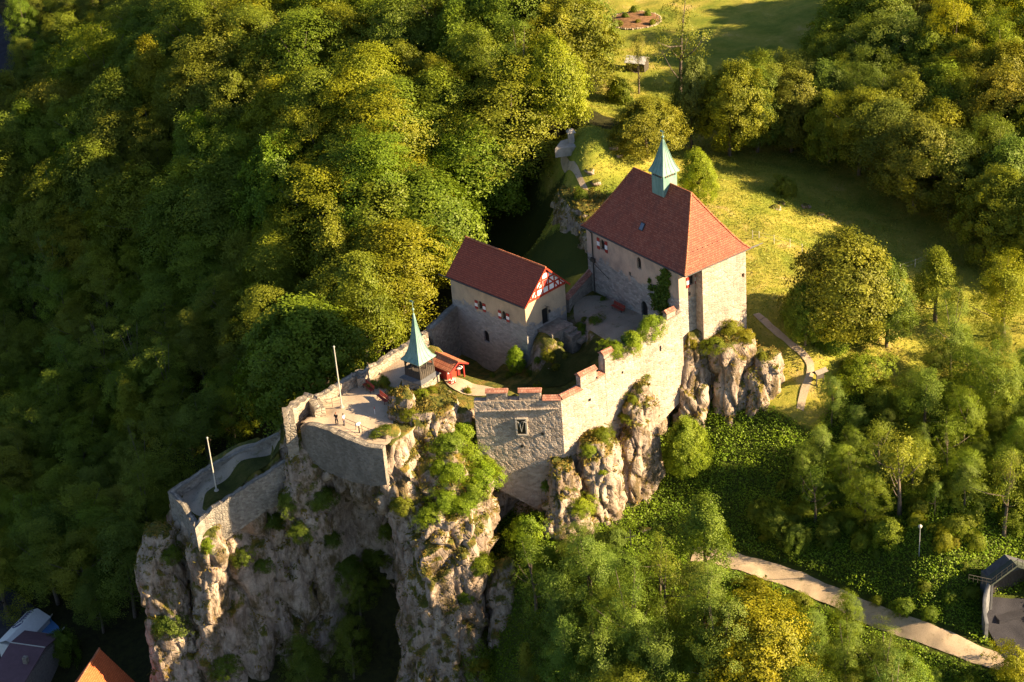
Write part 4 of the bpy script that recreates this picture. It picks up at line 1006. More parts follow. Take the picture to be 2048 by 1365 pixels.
cpatch('courtyard', [(1138,628),(1172,588),(1230,600),(1292,622),(1350,652),(1312,684),(1235,692),(1182,668)], .02, M['court'])
cpatch('yard_path', [(880,745,1),(930,760,1),(985,770,.8),(1010,785,.6),(960,790,.8),(900,780,1)], .03, M['dirt_path'])
cpatch('garden_lawn', [(1035,775),(1100,705),(1180,672),(1225,692),(1165,740),(1105,778)], .02, M['lawn'])

# ------------------------------------------------------------------ paths outside
def gpath(name, pxs, width, m, dz=.10, group=None):
    pts = [hit_ground(*p) for p in pxs]
    poly = [(p.x, p.y) for p in ribbon(pts, width)]
    return tag(patch(name, poly, lambda P: hgts(P)+np.array([.35*noise.noise((x*.22, y*.22, 0))+.18*noise.noise((x*.6, y*.6, 3)) for x, y in P])+dz, m, .6, .5), kind='structure')
gpath('dirt_track', [(1385,1108),(1440,1116),(1500,1133),(1570,1152),(1660,1190),(1740,1230),(1830,1265),(1930,1300),(2048,1345),(2120,1380)], 2.35, M['dirt_path'])
gpath('footpath', [(1512,630),(1545,662),(1585,690),(1620,722),(1622,752),(1608,785),(1600,820)], .95, M['dirt_path'])
gpath('ridge_path', [(1143,292),(1136,298),(1122,310),(1140,335),(1165,370),(1185,400)], .8, M['dirt_path'])
gpath('valley_road', [(-40,0),(0,60),(15,110),(8,160),(-30,220)], 4.5, M['asphalt'], .3)
gpath('forecourt', [(2005,1200),(2010,1240),(2030,1290),(2080,1330)], 4.6, M['asphalt'], .22)

# ------------------------------------------------------------------ small things in the castle
def flagpole(px, py, pz, h, label):
    p = at(px, py, pz); t = empty('flagpole', p, 0, label, 'flagpole', 'flagpoles')
    m = MB(); m.tube([(0, 0, 0), (0, 0, h*.5), (0, 0, h)], [.09, .075, .06], 10); m.build('pole', M['pole'], t)
    m = MB(); m.lathe((0, 0, h), [(.0, -.1), (.12, -.02), (.12, .1), (0, .15)], 10); m.build('cap', M['pole'], t)
    m = MB(); m.lathe((0, 0, -.1), [(.3, 0), (.28, .25), (.13, .3)], 10); m.build('base', M['concrete'], t)
    m = MB(); m.tube([(.14, 0, 1.2), (.13, 0, h-.3)], .012, 4); m.box((.14, 0, 1.2), (.05, .18, .04)); m.build('halyard', M['iron'], t)
flagpole(684, 815, 0.0, 8.4, 'pale flagpole on the gravel terrace'); flagpole(433, 982, -8.7, 7.6, 'pale flagpole on the grass of the lower ward')

def bench_parts(t):
    m = MB()
    for k in range(3): m.box((0, -.16+k*.16, .46), (2.2, .13, .05))
    m.build('seat', M['bench_red'], t)
    m = MB()
    for k in range(3): m.box((0, .27+k*.03, .62+k*.15), (2.2, .04, .12), m=Matrix.Rotation(-.2, 3, 'X'))
    m.build('backrest', M['bench_red'], t)
    for s in (-1, 1):
        m = MB(); m.bar((s*.9, -.2, 0), (s*.9, -.2, .44), .06, .06); m.bar((s*.9, .24, 0), (s*.9, .38, 1.0), .06, .06); m.bar((s*.9, -.22, .41), (s*.9, .3, .41), .06, .06); m.build('leg', M['iron'], t)
def bench(px, py, z, rz, label, first=[None]):
    if first[0] is None:
        t = empty('park_bench', at(px, py, z), rz, label, 'bench', 'red slatted benches'); bench_parts(t); first[0] = t; return t
    c = copy_tree(first[0]); c.location = at(px, py, z); c.rotation_euler = (0, 0, rz); c['label'] = label; return c
bench(737, 781, .05, R_(-60), 'red slatted bench on the terrace, the one nearer the back parapet')
bench(765, 803, .05, R_(-60), 'red slatted bench on the terrace, the one beside the belfry crag')
bench(1236, 622, 2.35, R_(-55), 'red-brown bench in shade against the keep wall in the courtyard')

p = at(750, 829, .0); t = empty('marker_post', p, 0, 'thin white post with red top standing alone on terrace gravel', 'post')
m = MB(); m.tube([(0, 0, 0), (0, 0, .75)], .035, 6); m.build('shaft', M['white_paint'], t); m = MB(); m.tube([(0, 0, .75), (0, 0, 1.05)], .045, 6); m.build('cap', M['red_paint'], t)
p = at(719, 866, -.1); t = empty('coin_telescope', p, R_(-120), 'white coin-operated telescope at the shaded terrace edge', 'telescope')
m = MB(); m.tube([(0, 0, 0), (0, 0, 1.1)], [.09, .06], 8); m.build('stand', M['iron'], t)
m = MB(); m.tube([(-.3, 0, 1.2), (.1, 0, 1.3), (.5, 0, 1.38)], [.13, .16, .12], 10); m.box((0, 0, 1.15), (.25, .2, .2)); m.build('body', M['white_paint'], t)
def railing(name, pts, label, h=1.0, n=None):
    m = MB(); P = [Vector(p) for p in pts]
    R2 = resample(P, 1.4, False)
    for q in R2: m.tube([q-Vector((0, 0, .2)), q+Vector((0, 0, h))], .03, 5)
    m.tube([q+Vector((0, 0, h)) for q in R2], .03, 5); m.tube([q+Vector((0, 0, h*.5)) for q in R2], .02, 5)
    return tag(m.build(name, M['iron']), label, 'railing')
railing('railing', W((688,850,0),(712,860,-.05),(738,872,-.1),(772,882,-.1)), 'thin dark handrail along the shaded front of the terrace')
railing('railing', W((596,858,-2.4),(610,846,-1.2),(625,836,-.1)), 'short steep handrail beside the steps to the lower ward')
railing('railing', W((640,818,0),(665,812,0),(684,806,0)), 'low rail casting a thin shadow by the terrace flagpole')
sm = MB(); a0, a1 = at(602, 872, -4), at(626, 846, -.1); d = (a1-a0); d.z = 0; dn = d.normalized()
for k in range(9): sm.box(a0+d*((k+.5)/9)+Vector((0, 0, 3.9*(k+1)/9-.6)), (d.length/9+.02, 1.7, 1.2), math.atan2(dn.y, dn.x))
tag(sm.build('stone_steps', M['grey_wall']), 'shaded stone steps climbing from lower ward to terrace', 'steps')
sp0 = cast(1168, 668); sm = MB()
for k in range(4): sm.box(sp0+Vector((-.9+k*.5, -.9+k*.55, -.25+k*.28)), (.9, 2.0, .35), R_(45))
tag(sm.build('stone_steps', M['court']), 'pale slab steps between garden lawn and courtyard', 'steps')

# ------------------------------------------------------------------ people on the terrace
def skin_mesh(name, pts, edges, radii, m, parent=None, sub=2):
    me = bpy.data.meshes.new(name); me.from_pydata(pts, edges, []); o = bpy.data.objects.new(name, me); COL.objects.link(o)
    sk_ = o.modifiers.new('skin', 'SKIN'); sk_.use_smooth_shade = True
    for v, r in zip(me.skin_vertices[0].data, radii): v.radius = r if isinstance(r, tuple) else (r, r)
    me.skin_vertices[0].data[0].use_root = True
    ss_ = o.modifiers.new('sub', 'SUBSURF'); ss_.levels = sub; ss_.render_levels = sub
    dg = bpy.context.evaluated_depsgraph_get(); new = bpy.data.meshes.new_from_object(o.evaluated_get(dg))
    bpy.data.objects.remove(o); bpy.data.meshes.remove(me)
    new.polygons.foreach_set('use_smooth', [True]*len(new.polygons)); new.materials.clear()
    return link(name, new, parent, [m])
M['skin'] = simple('skin', (.45, .27, .19), .6, .3, .08)
def person(p, rz, label, shirt, trousers, hair, armbend):
    t = empty('person', p, rz, label, 'person'); t.scale = (.93, .93, .93)
    pts = [(0, 0, .95), (0, 0, 1.1), (0, 0, 1.32), (0, 0, 1.45), (0, .0, 1.53), (0, .02, 1.64), (0, .015, 1.72)]
    ed = [(0, 1), (1, 2), (2, 3), (3, 4), (4, 5), (5, 6)]; ra = [(.16, .11), (.135, .1), (.17, .11), (.1, .08), .055, (.078, .095), (.07, .08)]
    def add(q, par, r): pts.append(q); ra.append(r); ed.append((par, len(pts)-1)); return len(pts)-1
    for s in (-1, 1):
        h = add((s*.1, 0, .88), 0, .095); k = add((s*.11, .03+.05*s, .48), h, .062); a = add((s*.11, -.02+.09*s, .09), k, .042); add((s*.12, .14+.09*s, .04), a, .038)
        sh = add((s*.19, 0, 1.4), 3, .062); e = add((s*.25, -.05, 1.12), sh, .045); wv = add((s*.22, -.02+armbend*.2, .90+armbend*.2), e, .032)
        pm = add((s*.22, armbend*.24, .83+armbend*.22), wv, .034)
        for f, (dx, ln) in enumerate(((-.026, .075), (-.009, .085), (.009, .08), (.026, .062))):
            j = add((s*.22+dx*.3, .0+armbend*.26+dx, .80+armbend*.22), pm, .010); add((s*.2+dx*.3, .02+armbend*.3+dx, .80-ln+armbend*.25), j, .008)
        add((s*.19, .045+armbend*.25, .79+armbend*.22), pm, .009)
    nose = add((0, .115, 1.635), 5, .014)
    skin_mesh('body', pts, ed, ra, M['skin'], t)
    skin_mesh('shirt', [(0, 0, .93), (0, 0, 1.1), (0, 0, 1.32), (0, 0, 1.46), (-.2, 0, 1.4), (.2, 0, 1.4), (-.25, -.04, 1.2), (.25, -.04, 1.2)], [(0, 1), (1, 2), (2, 3), (3, 4), (3, 5), (4, 6), (5, 7)], [(.175, .125), (.155, .118), (.19, .13), (.1, .09), .08, .08, .066, .066], simple('shirt_cloth', shirt, .9, .1, .1), t)
    skin_mesh('trousers', [(0, 0, .97), (0, 0, .88), (-.105, 0, .84), (-.11, -.02, .48), (-.11, -.11, .14), (.105, 0, .84), (.11, .08, .48), (.11, .07, .14)], [(0, 1), (1, 2), (2, 3), (3, 4), (1, 5), (5, 6), (6, 7)], [(.17, .12), (.17, .125), .11, .08, .062, .11, .08, .062], simple('trouser_cloth', trousers, .9, .1, .1), t)
    m = MB(); m.lathe((0, .005, 1.66), [(.098, -.02), (.108, .03), (.09, .09), (.045, .125), (0, .132)], 12); m.build('hair', simple('hair', hair, .7, .2, .2), t, True)
    for s in (-1, 1): m = MB(); m.lathe((s*.034, .098, 1.66), [(0, -.012), (.013, 0), (0, .012)], 6); m.build('eye', M['dark'], t)
    m = MB(); m.box((0, .104, 1.585), (.05, .012, .012)); m.build('mouth', M['red_paint'], t)
    for s in (-1, 1):
        m = MB(); m.box((s*.12, .05+.09*s, .035), (.095, .26, .07)); m.build('shoe', M['iron'], t)
person(at(689, 851, .0), R_(60), 'person in pale blue shirt and dark trousers at the terrace edge', (.55, .60, .78), (.05, .05, .08), (.05, .03, .02), .3)
person(at(674, 849, .0), R_(-20), 'person in dark clothes with reddish hair, in the wall shadow', (.035, .03, .03), (.03, .03, .035), (.25, .08, .03), .9)

# ------------------------------------------------------------------ viewpoint, meadow, valley
G = hit_ground
vp = G(1143, 288); t = empty('viewpoint_pillar', vp, R_(10), 'squat stone pillar with peaked cap on a concrete pad at the viewpoint', 'pillar')
m = MB(); m.prism([(-3.0, -1.6), (1.6, -1.9), (2.8, .6), (.6, 1.8), (-1.4, 1.2)], -1.2, .25); m.build('base', M['concrete'], t)
m = MB(); m.prism([(-.42, -.42), (.42, -.42), (.42, .42), (-.42, .42)], .2, 1.9); m.build('shaft', M['concrete'], t)
m = MB(); skew_prism(m, .62, 1.9, .62, 2.05); skew_prism(m, .62, 2.051, .15, 2.5); m.build('cap', M['concrete'], t)
rb = G(1270, 42); t = empty('flower_bed', rb, 0, 'round flower bed ringed with pale stones in the far meadow', 'flower bed')
m = MB(); m.lathe((0, 0, -.4), [(4.6, 0), (4.6, .65), (2.5, .95), (0, 1.05)], 40); m.build('soil', simple('bed_soil', (.22, .12, .06), 1, .05, .5, 1.5, .05), t)
m = MB(); rr = random.Random(8)
for i in range(64):
    a = i/64*2*math.pi; r = 4.75+rr.uniform(-.15, .15); s = rr.uniform(.16, .36); m.lathe((r*math.cos(a), r*math.sin(a), .1), [(0, -s*.6), (s, -s*.3), (s*.8, s*.5), (0, s*.75)], 6, rot=rr.random()*6)
st_ = m.build('stones', simple('bed_stone', (.36, .29, .20), .95), t); st_['kind'] = 'stuff'
sh = G(1275, 138); t = empty('garden_shed', sh, R_(-25), 'small hut with whitish weathered roof between the thin trees', 'shed')
m = MB(); m.prism([(-1.7, -1.2), (1.7, -1.2), (1.7, 1.2), (-1.7, 1.2)], -.5, 1.7); m.build('wall', M['dark_wood'], t)
m = MB()
for s2 in (-1, 1):
    q = [(-1.9, s2*1.5, 1.55), (1.9, s2*1.5, 1.55), (1.9, 0, 2.4), (-1.9, 0, 2.4)]; m.face(q if s2 < 0 else q[::-1]); m.face([(p[0], p[1], p[2]-.08) for p in q])
m.build('roof', simple('grey_sheet', (.66, .63, .6), .6, .3, .3, 2), t)
def fence_line(label, pxs):
    t = None; Q = [G(*p) for p in pxs]; t = empty('pasture_fence', Q[0], 0, label, 'fence')
    for q in Q:
        m = MB(); m.tube([q-Q[0]-Vector((0, 0, .2)), q-Q[0]+Vector((0, 0, 1.3))], .05, 6); m.build('post', M['pole'], t)
    m = MB()
    for a, b in zip(Q, Q[1:]):
        for hh in (.6, 1.15): m.tube([a-Q[0]+Vector((0, 0, hh)), b-Q[0]+Vector((0, 0, hh))], .012, 4)
    m.build('wire', M['pole'], t)
fence_line('pale pasture fence posts and wires on the slope behind the keep', [(1505,478),(1518,480),(1548,487),(1580,495),(1604,505)])
fence_line('wire fence across the meadow between linden and far tree', [(1800,545),(1830,535),(1860,522)])
q = G(1640, 770); t = empty('notice_stand', q, R_(30), 'small roofed notice stand beside the footpath fork', 'sign')
for s in (-1, 1):
    m = MB(); m.box((s*.55, 0, .9), (.1, .1, 2.2)); m.build('post', M['dark_wood'], t)
m = MB(); m.box((0, 0, 1.3), (1.0, .06, .8)); m.build('panel', M['dark_wood'], t)
m = MB(); m.face([(-.9, -.55, 1.9), (.9, -.55, 1.9), (.9, .0, 2.3), (-.9, .0, 2.3)]); m.face([(.9, .55, 1.9), (-.9, .55, 1.9), (-.9, .0, 2.3), (.9, .0, 2.3)]); m.face([(-.9, -.55, 1.89), (-.9, .55, 1.89), (.9, .55, 1.89), (.9, -.55, 1.89)]); m.build('roof', simple('shingle', (.24, .2, .16), .9), t)
q = G(1838, 1112); t = empty('street_lamp', q, 0, 'slim grey street lamp among the bushes above the track', 'street lamp')
m = MB(); m.tube([(0, 0, -.3), (0, 0, 3.9)], [.07, .045], 8); m.build('pole', simple('lamp_grey', (.32, .32, .31), .5, .4, .1), t)
m = MB(); m.lathe((0, 0, 3.85), [(.06, 0), (.2, .1), (.24, .3), (.1, .46), (0, .5)], 10); m.build('head', M['pole'], t)
q = G(1262, 1100); t = empty('utility_pole', q, R_(15), 'thin dark utility pole with crossarm and stays in the green undergrowth', 'pole')
m = MB(); m.tube([(0, 0, -.3), (0, 0, 3.0)], [.06, .05], 7); m.build('shaft', M['iron'], t)
m = MB(); m.bar((-.75, 0, 1.9), (.75, 0, 1.9), .06, .06); m.bar((-.75, 0, 1.9), (0, 0, 2.9), .03, .03); m.bar((0, 0, 2.9), (1.2, 0, .2), .03, .03); m.build('crossarm', M['iron'], t)

# stone-faced shelter built into the slope at the right
q = G(2018, 1212); t = empty('gate_building', (q.x, q.y, q.z-.2), R_(14), 'dark gabled gateway with plank doors and curved wing wall set in the slope', 'building'); t.scale = (.86, .86, .86)
m = MB(); m.prism([(-2.6, 2.0), (3.4, 2.0), (3.4, 2.6), (-2.6, 2.6)], -1, 5.0); m.prism([(-2.9, -.2), (-2.6, -.2), (-2.6, 2.6), (-2.9, 2.6)], -1, 4.95); m.prism([(3.4, -.2), (3.7, -.2), (3.7, 2.6), (3.4, 2.6)], -1, 4.95); m.face([(-2.6, 1.0, 4.9), (3.4, 1.0, 4.9), (.4, 1.0, 6.8)]); m.face([(-2.6, 2.59, 4.9), (-2.6, 1.0, 4.9), (.4, 1.0, 6.7), (.4, 2.59, 6.7)]); m.face([(3.4, 1.0, 4.9), (3.4, 2.59, 4.9), (.4, 2.59, 6.7), (.4, 1.0, 6.7)]); m.build('wall', simple('grey_render', (.09, .09, .095), .9, .1, .2, 2), t)
m = MB()
for s2 in (-1, 1):
    e = [(.4+s2*3.6, -.6, 4.9), (.4+s2*3.6, 1.0, 4.9), (.4, 1.0, 7.0), (.4, -.6, 7.0)]; m.face(e if s2 > 0 else e[::-1]); m.face([(p[0], p[1], p[2]-.16) for p in e])
m.bar((-3.2, -.62, 4.85), (.4, -.62, 6.95), .08, .25); m.bar((.4, -.62, 6.95), (4.0, -.62, 4.85), .08, .25); rfg = m.build('roof', simple('roof_felt', (.06, .07, .055), .8, .2, .25, 2), t)
m = MB()
for k in range(14): m.box((-2.4+k*.43, 1.93, 2.3), (.40, .08, 5.2+1.2*(1-abs(k-6.5)/7)))
m.build('door', M['dark_wood'], t)
m = MB()
for a, b in (((-3.3, -.7, 4.9), (.4, -.7, 7.1)), ((.4, -.7, 7.1), (4.0, -.7, 4.9)), ((-6.4, -.4, 6.3), (-3.3, -.7, 4.9))):
    a, b = Vector(a), Vector(b); m.tube([a+Vector((0, 0, 1)), b+Vector((0, 0, 1))], .035, 5); m.tube([a+Vector((0, 0, .5)), b+Vector((0, 0, .5))], .02, 5)
    for k in range(6): c = a.lerp(b, k/5); m.tube([c, c+Vector((0, 0, 1))], .03, 5)
m.build('railing', M['gutter'], rfg)
arc = [(-2.9-2.6*math.sin(a)*.9, .2-4.4*(1-math.cos(a))-1.2*math.sin(a), ) for a in np.linspace(0, 1.35, 9)]
m = MB(); m.prism([(-2.58, -2.2), (3.38, -2.2), (3.38, 1.95), (-2.58, 1.95)], -.8, .12); m.build('floor', M['asphalt'], t)
wv_ = wall('wing_wall', [(x, y*.8, 4.9-3.6*(i/8)**1.2, -1.5) for i, (x, y) in enumerate(arc)], .45, simple('wing_concrete', (.16, .16, .165), .9, .1, .25, 1.2), t, rough=.02, top_rough=.02, solid=False)

# hamlet at the foot of the cliff
def ray_z(px, py, z): return at(px, py, z)
ga = at(197, 1300, -30.5)
t = empty('cottage', (ga.x, ga.y, -41), R_(-14), 'cottage with steep orange gabled roof at the foot of the cliff', 'house')
m = MB(); m.prism([(-4, -9), (4, -9), (4, -.3), (-4, -.3)], -4, 5.2); m.face([(4, -.3, 5.2), (-4, -.3, 5.2), (0, -.3, 10.0)]); m.build('wall', simple('cottage_plaster', (.5, .45, .38), .9), t)
m = MB()
for s2 in (-1, 1):
    q = [(s2*4.5, .3, 4.7), (s2*4.5, -9.5, 4.7), (0, -9.5, 10.5), (0, .3, 10.5)]; m.face(q if s2 < 0 else q[::-1]); m.face([(p[0], p[1], p[2]-.15) for p in q])
    m.face([(s2*4.5, .3, 4.55), (s2*4.5, .3, 4.7), (0, .3, 10.5), (0, .3, 10.35)])
rc = m.build('roof', tiles('orange_tiles', [(.5, .11, .035), (.55, .13, .04), (.6, .15, .05)], dirt=.03), t); ridge_caps(rc, [(0, .3, 10.52), (0, -9.5, 10.52)])
gb_ = at(48, 1255, -36.3); t = empty('brown_roof_house', (gb_.x, gb_.y, -41), R_(-19), 'low house with shallow dark purple-brown roof by the pool', 'house')
m = MB(); m.prism([(.3, -9.6), (5.0, -9.6), (5.0, -.3), (.3, -.3)], -2, 3.6); m.build('wall', simple('cottage_wall', (.22, .2, .19), .9), t)
m = MB()
for q in ([(0, 0, 4.2), (0, -3.6, 4.9), (5.3, -3.6, 4.9), (5.3, 0, 4.2)], [(0, -3.6, 4.9), (0, -10, 3.7), (5.3, -10, 3.7), (5.3, -3.6, 4.9)]):
    m.face(q); m.face([(p[0], p[1], p[2]-.12) for p in q][::-1])
m.face([(5.3, -10, 3.58), (5.3, -3.6, 4.78), (5.3, -3.6, 4.9), (5.3, -10, 3.7)]); m.face([(5.3, -3.6, 4.78), (5.3, 0, 4.08), (5.3, 0, 4.2), (5.3, -3.6, 4.9)]); m.face([(0, -10, 3.58), (5.3, -10, 3.58), (5.3, -10, 3.7), (0, -10, 3.7)])
rp = m.build('roof', simple('purple_roof', (.13, .075, .085), .7, .2, .12, 1.5), t)
m = MB(); m.bar((0, -3.6, 4.93), (5.3, -3.6, 4.93), .16, .06); m.build('ridge_flashing', M['pole'], rp)
m = MB(); m.box((3.9, -6.4, 4.7), (.6, .6, 1.2)); m.build('chimney', M['grey_wall'], rp)
q = at(47, 1257, -38.5); t = empty('party_tent', (q.x, q.y, -41), R_(-24), 'white gabled tarpaulin tent with dark blue drawing on its roof', 'tent')
m = MB(); m.prism([(-1.8, -3.6), (1.8, -3.6), (1.8, 3.4), (-1.8, 3.4)], -1, 2.3); m.build('wall', M['white_paint'], t)
m = MB()
for s2 in (-1, 1):
    qd = [(s2*2.0, -3.8, 2.25), (s2*2.0, 3.6, 2.25), (0, 3.6, 3.3), (0, -3.8, 3.3)]; m.face(qd if s2 > 0 else qd[::-1]); m.face([(p[0], p[1], p[2]-.05) for p in qd])
tr_ = m.build('roof', M['white_paint'], t)
m = MB(); ink = simple('blue_ink', (.04, .03, .14), .8); sl2 = math.atan2(1.05, 2.0)
def ink_line(P): m.tube([(u, v, 3.32-(abs(u))*1.05/2.0) for u, v in P], .06, 5)
for k in range(5): ink_line([(-.5-.05*k, 3.2-k*.45), (-1.0, 3.3-k*.45), (-1.6, 3.0-k*.45)])
ink_line([(-1.0+.75*math.cos(a), .2+.75*math.sin(a)) for a in np.linspace(0, 6.2, 20)]); ink_line([(-1.6, .2), (-1.0, -.3), (-.4, .2)])
for u, v in ((-.6, 1.3), (-1.3, 1.2), (-1.7, 1.0), (-.3, 1.25)): ink_line([(u, v), (u-.12, v+.1)])
m.build('drawing', ink, tr_)
q = at(118, 1243, -39.8); t = empty('swimming_pool', (q.x, q.y, -40.5), R_(-20), 'small rectangular bright blue covered pool beside the dark roof', 'pool')
m = MB(); m.prism([(-1.5, -3), (1.5, -3), (1.5, 2.2), (-1.5, 2.2)], -2, .8); m.build('cover', simple('pool_blue', (.12, .30, .62), .4, .4, .12, 1.2), t)
m = MB()
for c, s in (((0, -3.1, .42), (3.4, .2, 1.0)), ((0, 2.3, .42), (3.4, .2, 1.0)), ((-1.6, -.4, .42), (.2, 5.2, 1.0)), ((1.6, -.4, .42), (.2, 5.2, 1.0))): m.box(c, s)
m.build('rim', M['pole'], t)
gpath('village_yard', [(-60,1200),(0,1240),(40,1290),(10,1380)], 9, M['asphalt'], .25)

# ------------------------------------------------------------------ vegetation
def unit(a): return a/np.maximum(1e-6, np.linalg.norm(a, axis=-1, keepdims=True))
def leaf_quads(rng, P, Nn, size, asp=.62, jit=.6):
    """diamond leaves at P facing about Nn; returns vertices and quads"""
    n = len(P); nn = unit(Nn+rng.normal(0, jit, (n, 3))); a = unit(np.cross(nn, rng.normal(0, 1, (n, 3)))); b = np.cross(nn, a)
    L = (size*rng.uniform(.7, 1.3, n))[:, None]
    V = np.stack([P-a*L*.5, P+b*L*asp*.5+a*L*.08, P+a*L*.5, P-b*L*asp*.5+a*L*.08], 1).reshape(-1, 3)
    return V, np.arange(n*4).reshape(n, 4)
def crown_mesh(name, seed, rx, rz, cz, ncl, nl, leaf, spr, flat, shape='round', inner=.3, lumps=.28):
    leaf *= .80; nl = int(nl*1.5)
    """leaf sprays spread through an uneven crown volume"""
    rng = np.random.default_rng(seed)
    D = unit(rng.normal(0, 1, (ncl, 3))); D[:, 2] = np.where(D[:, 2] < -.8, -D[:, 2], D[:, 2])
    lob = unit(rng.normal(0, 1, (9, 3))); amp = rng.uniform(-.6, 1, 9)
    g = np.exp(-((1-D @ lob.T)/.22)); rad = 1+lumps*(g*amp).sum(1)
    r = np.where(rng.random(ncl) < inner, rng.uniform(.3, .75, ncl), rng.uniform(.74, 1.12, ncl))*np.maximum(.45, rad)
    u = D[:, 2]
    if shape == 'cone': k = np.clip(1.15-.62*(u+1)/2*1.35, .12, 1.2)
    elif shape == 'egg': k = np.clip(1.05-.25*u, .3, 1.2)
    elif shape == 'tall': k = np.clip(1.0-.12*u, .4, 1.2)
    elif shape == 'umb': k = np.clip(1.0+.28*u, .5, 1.3)
    else: k = np.ones(ncl)
    C = np.stack([D[:, 0]*rx*r*k, D[:, 1]*rx*r*k, cz+D[:, 2]*rz*r], 1)
    out = unit(np.stack([D[:, 0], D[:, 1], D[:, 2]*.6], 1))
    sp_n = unit(np.array([0, 0, 1.])*(1.0 if flat < .5 else .5)+out*.55+rng.normal(0, .25, (ncl, 3)))
    ax = unit(np.cross(sp_n, rng.normal(0, 1, (ncl, 3)))); bx = np.cross(sp_n, ax)
    sz = spr*rng.uniform(.65, 1.35, ncl)
    th = rng.uniform(0, 2*np.pi, (ncl, nl)); rho = np.sqrt(rng.random((ncl, nl)))*sz[:, None]
    h = rng.normal(0, 1, (ncl, nl))*flat*sz[:, None]*.5 - rho**2*.10/np.maximum(.3, sz[:, None])
    P = C[:, None]+ax[:, None]*(rho*np.cos(th))[..., None]+bx[:, None]*(rho*np.sin(th))[..., None]+sp_n[:, None]*h[..., None]
    Nn = np.broadcast_to((sp_n*.5+out*.9)[:, None], P.shape)
    tone = np.clip(.5*rng.random(ncl)[:, None]+.5*rng.random((ncl, nl)), 0, 1)
    V, Q = leaf_quads(rng, P.reshape(-1, 3), Nn.reshape(-1, 3), leaf, .62, .42)
    t4 = np.repeat(tone.ravel(), 4); me = fast_mesh(name, V, Q, np.stack([t4, t4, t4, np.ones_like(t4)], 1))
    return me, C
def trunk_mesh(name, seed, h, cz, C, r0=.26, nb=8):
    rng = random.Random(seed); m = MB(); top = cz+.2*h*.3
    ph = rng.uniform(0, 6); px = [(.18*math.sin(ph+z*.35), .18*math.cos(ph*2+z*.3), z) for z in np.linspace(-.8, top, 8)]
    m.tube(px, [r0*(1.35-.95*i/7) for i in range(8)], 7)
    idx = rng.sample(range(len(C)), min(nb, len(C)))
    for i in idx:
        c = Vector(C[i]); z0 = max(h*.22, min(top*.9, c.z-rng.uniform(1.5, 4))); f = (z0+.8)/(top+.8); k = min(6, int(f*7))
        s = Vector(px[k]).lerp(Vector(px[k+1]), f*7-k); md = s.lerp(c, .5)+Vector((0, 0, -.4))
        m.tube([s, md, c], [r0*.42, r0*.28, r0*.1], 5)
    mesh_o = m.build(name, M['bark'], None, True); me = mesh_o.data; bpy.data.objects.remove(mesh_o); return me
KINDS = {}
def kind(key, name, seed, mat_, **k):
    me, C = crown_mesh(key+'_crown', seed, **k); me.materials.append(M[mat_])
    tm = trunk_mesh(key+'_trunk', seed, 16, k['cz'], C, k.get('tr', .26) if False else .27)
    KINDS.setdefault(key, []).append((name, me, tm))
for s_ in range(5): kind('beech', 'beech_tree', 10+s_, 'leaf', rx=4.4, rz=6.6, cz=9.2, lumps=.5, ncl=240, nl=80, leaf=.27, spr=1.25, flat=.22, shape='egg')
for s_ in range(3): kind('oak', 'broadleaf_tree', 30+s_, 'leaf', rx=4.7, rz=6.3, cz=9.0, ncl=210, nl=90, leaf=.245, spr=1.0, flat=.6, shape='round', lumps=.5)
for s_ in range(3): kind('ash', 'ash_tree', 50+s_, 'leaf_cool', rx=4.2, rz=6.6, cz=9.0, ncl=160, nl=90, leaf=.25, spr=1.05, flat=.6, shape='egg', lumps=.65, inner=.35)
for s_ in range(2): kind('tall', 'poplar_tree', 70+s_, 'leaf_cool', rx=2.6, rz=6.6, cz=9.2, ncl=150, nl=64, leaf=.27, spr=.85, flat=.6, shape='tall')
for s_ in range(2): kind('cone', 'lime_tree', 80+s_, 'leaf', rx=4.2, rz=6.2, cz=9.4, ncl=200, nl=66, leaf=.29, spr=1.0, flat=.5, shape='cone', lumps=.22)
for s_ in range(2): kind('birch', 'birch_tree', 90+s_, 'leaf', rx=3.6, rz=6.2, cz=9.6, ncl=80, nl=34, leaf=.28, spr=1.1, flat=.5, shape='egg', lumps=.4, inner=.4)
for s_ in range(3): kind('bush', 'bush', 100+s_, 'leaf', rx=6.2, rz=5.6, cz=4.6, ncl=170, nl=60, leaf=.60, spr=1.6, flat=.55, shape='round', lumps=.75)
for s_ in range(2): kind('spruce', 'spruce_tree', 120+s_, 'leaf_cool', rx=3.4, rz=7.0, cz=8.4, ncl=210, nl=26, leaf=.42, spr=1.0, flat=.2, shape='cone', lumps=.1)
for s_ in range(2): kind('dense', 'lime_tree', 140+s_, 'leaf', rx=4.6, rz=6.6, cz=8.6, ncl=380, nl=80, leaf=.33, spr=.95, flat=.6, shape='egg', lumps=.3, inner=.2)
_kc = {}
def tree_at(p, h, key, tint, label, group=None, wd=1.0, cat='tree', rz=None):
    """one tree with its foot at p: trunk and crown under an Empty (a bush is one mesh)"""
    n = _kc[key] = _kc.get(key, -1)+1; name, cm, tm = KINDS[key][n % len(KINDS[key])]
    rz = random.uniform(0, 6.283) if rz is None else rz; s = h/16.0
    t = empty(name, p, rz, label, cat, group); e_ = random.uniform(.88, 1.14); t.scale = (s*wd*e_, s*wd/e_, s)
    if key != 'bush':
        o = bpy.data.objects.new('trunk', tm); COL.objects.link(o); o.parent = t
    o = bpy.data.objects.new('crown' if key != 'bush' else 'foliage', cm); COL.objects.link(o); o.parent = t; o.color = (*tint, 1)
    if key == 'bush':
        o = bpy.data.objects.new('stem', tm); COL.objects.link(o); o.parent = t; o.scale = (.7, .7, .4)
    return t
CF = {'bush': .30, 'tall': .57, 'cone': .55, 'spruce': .5, 'birch': .6}
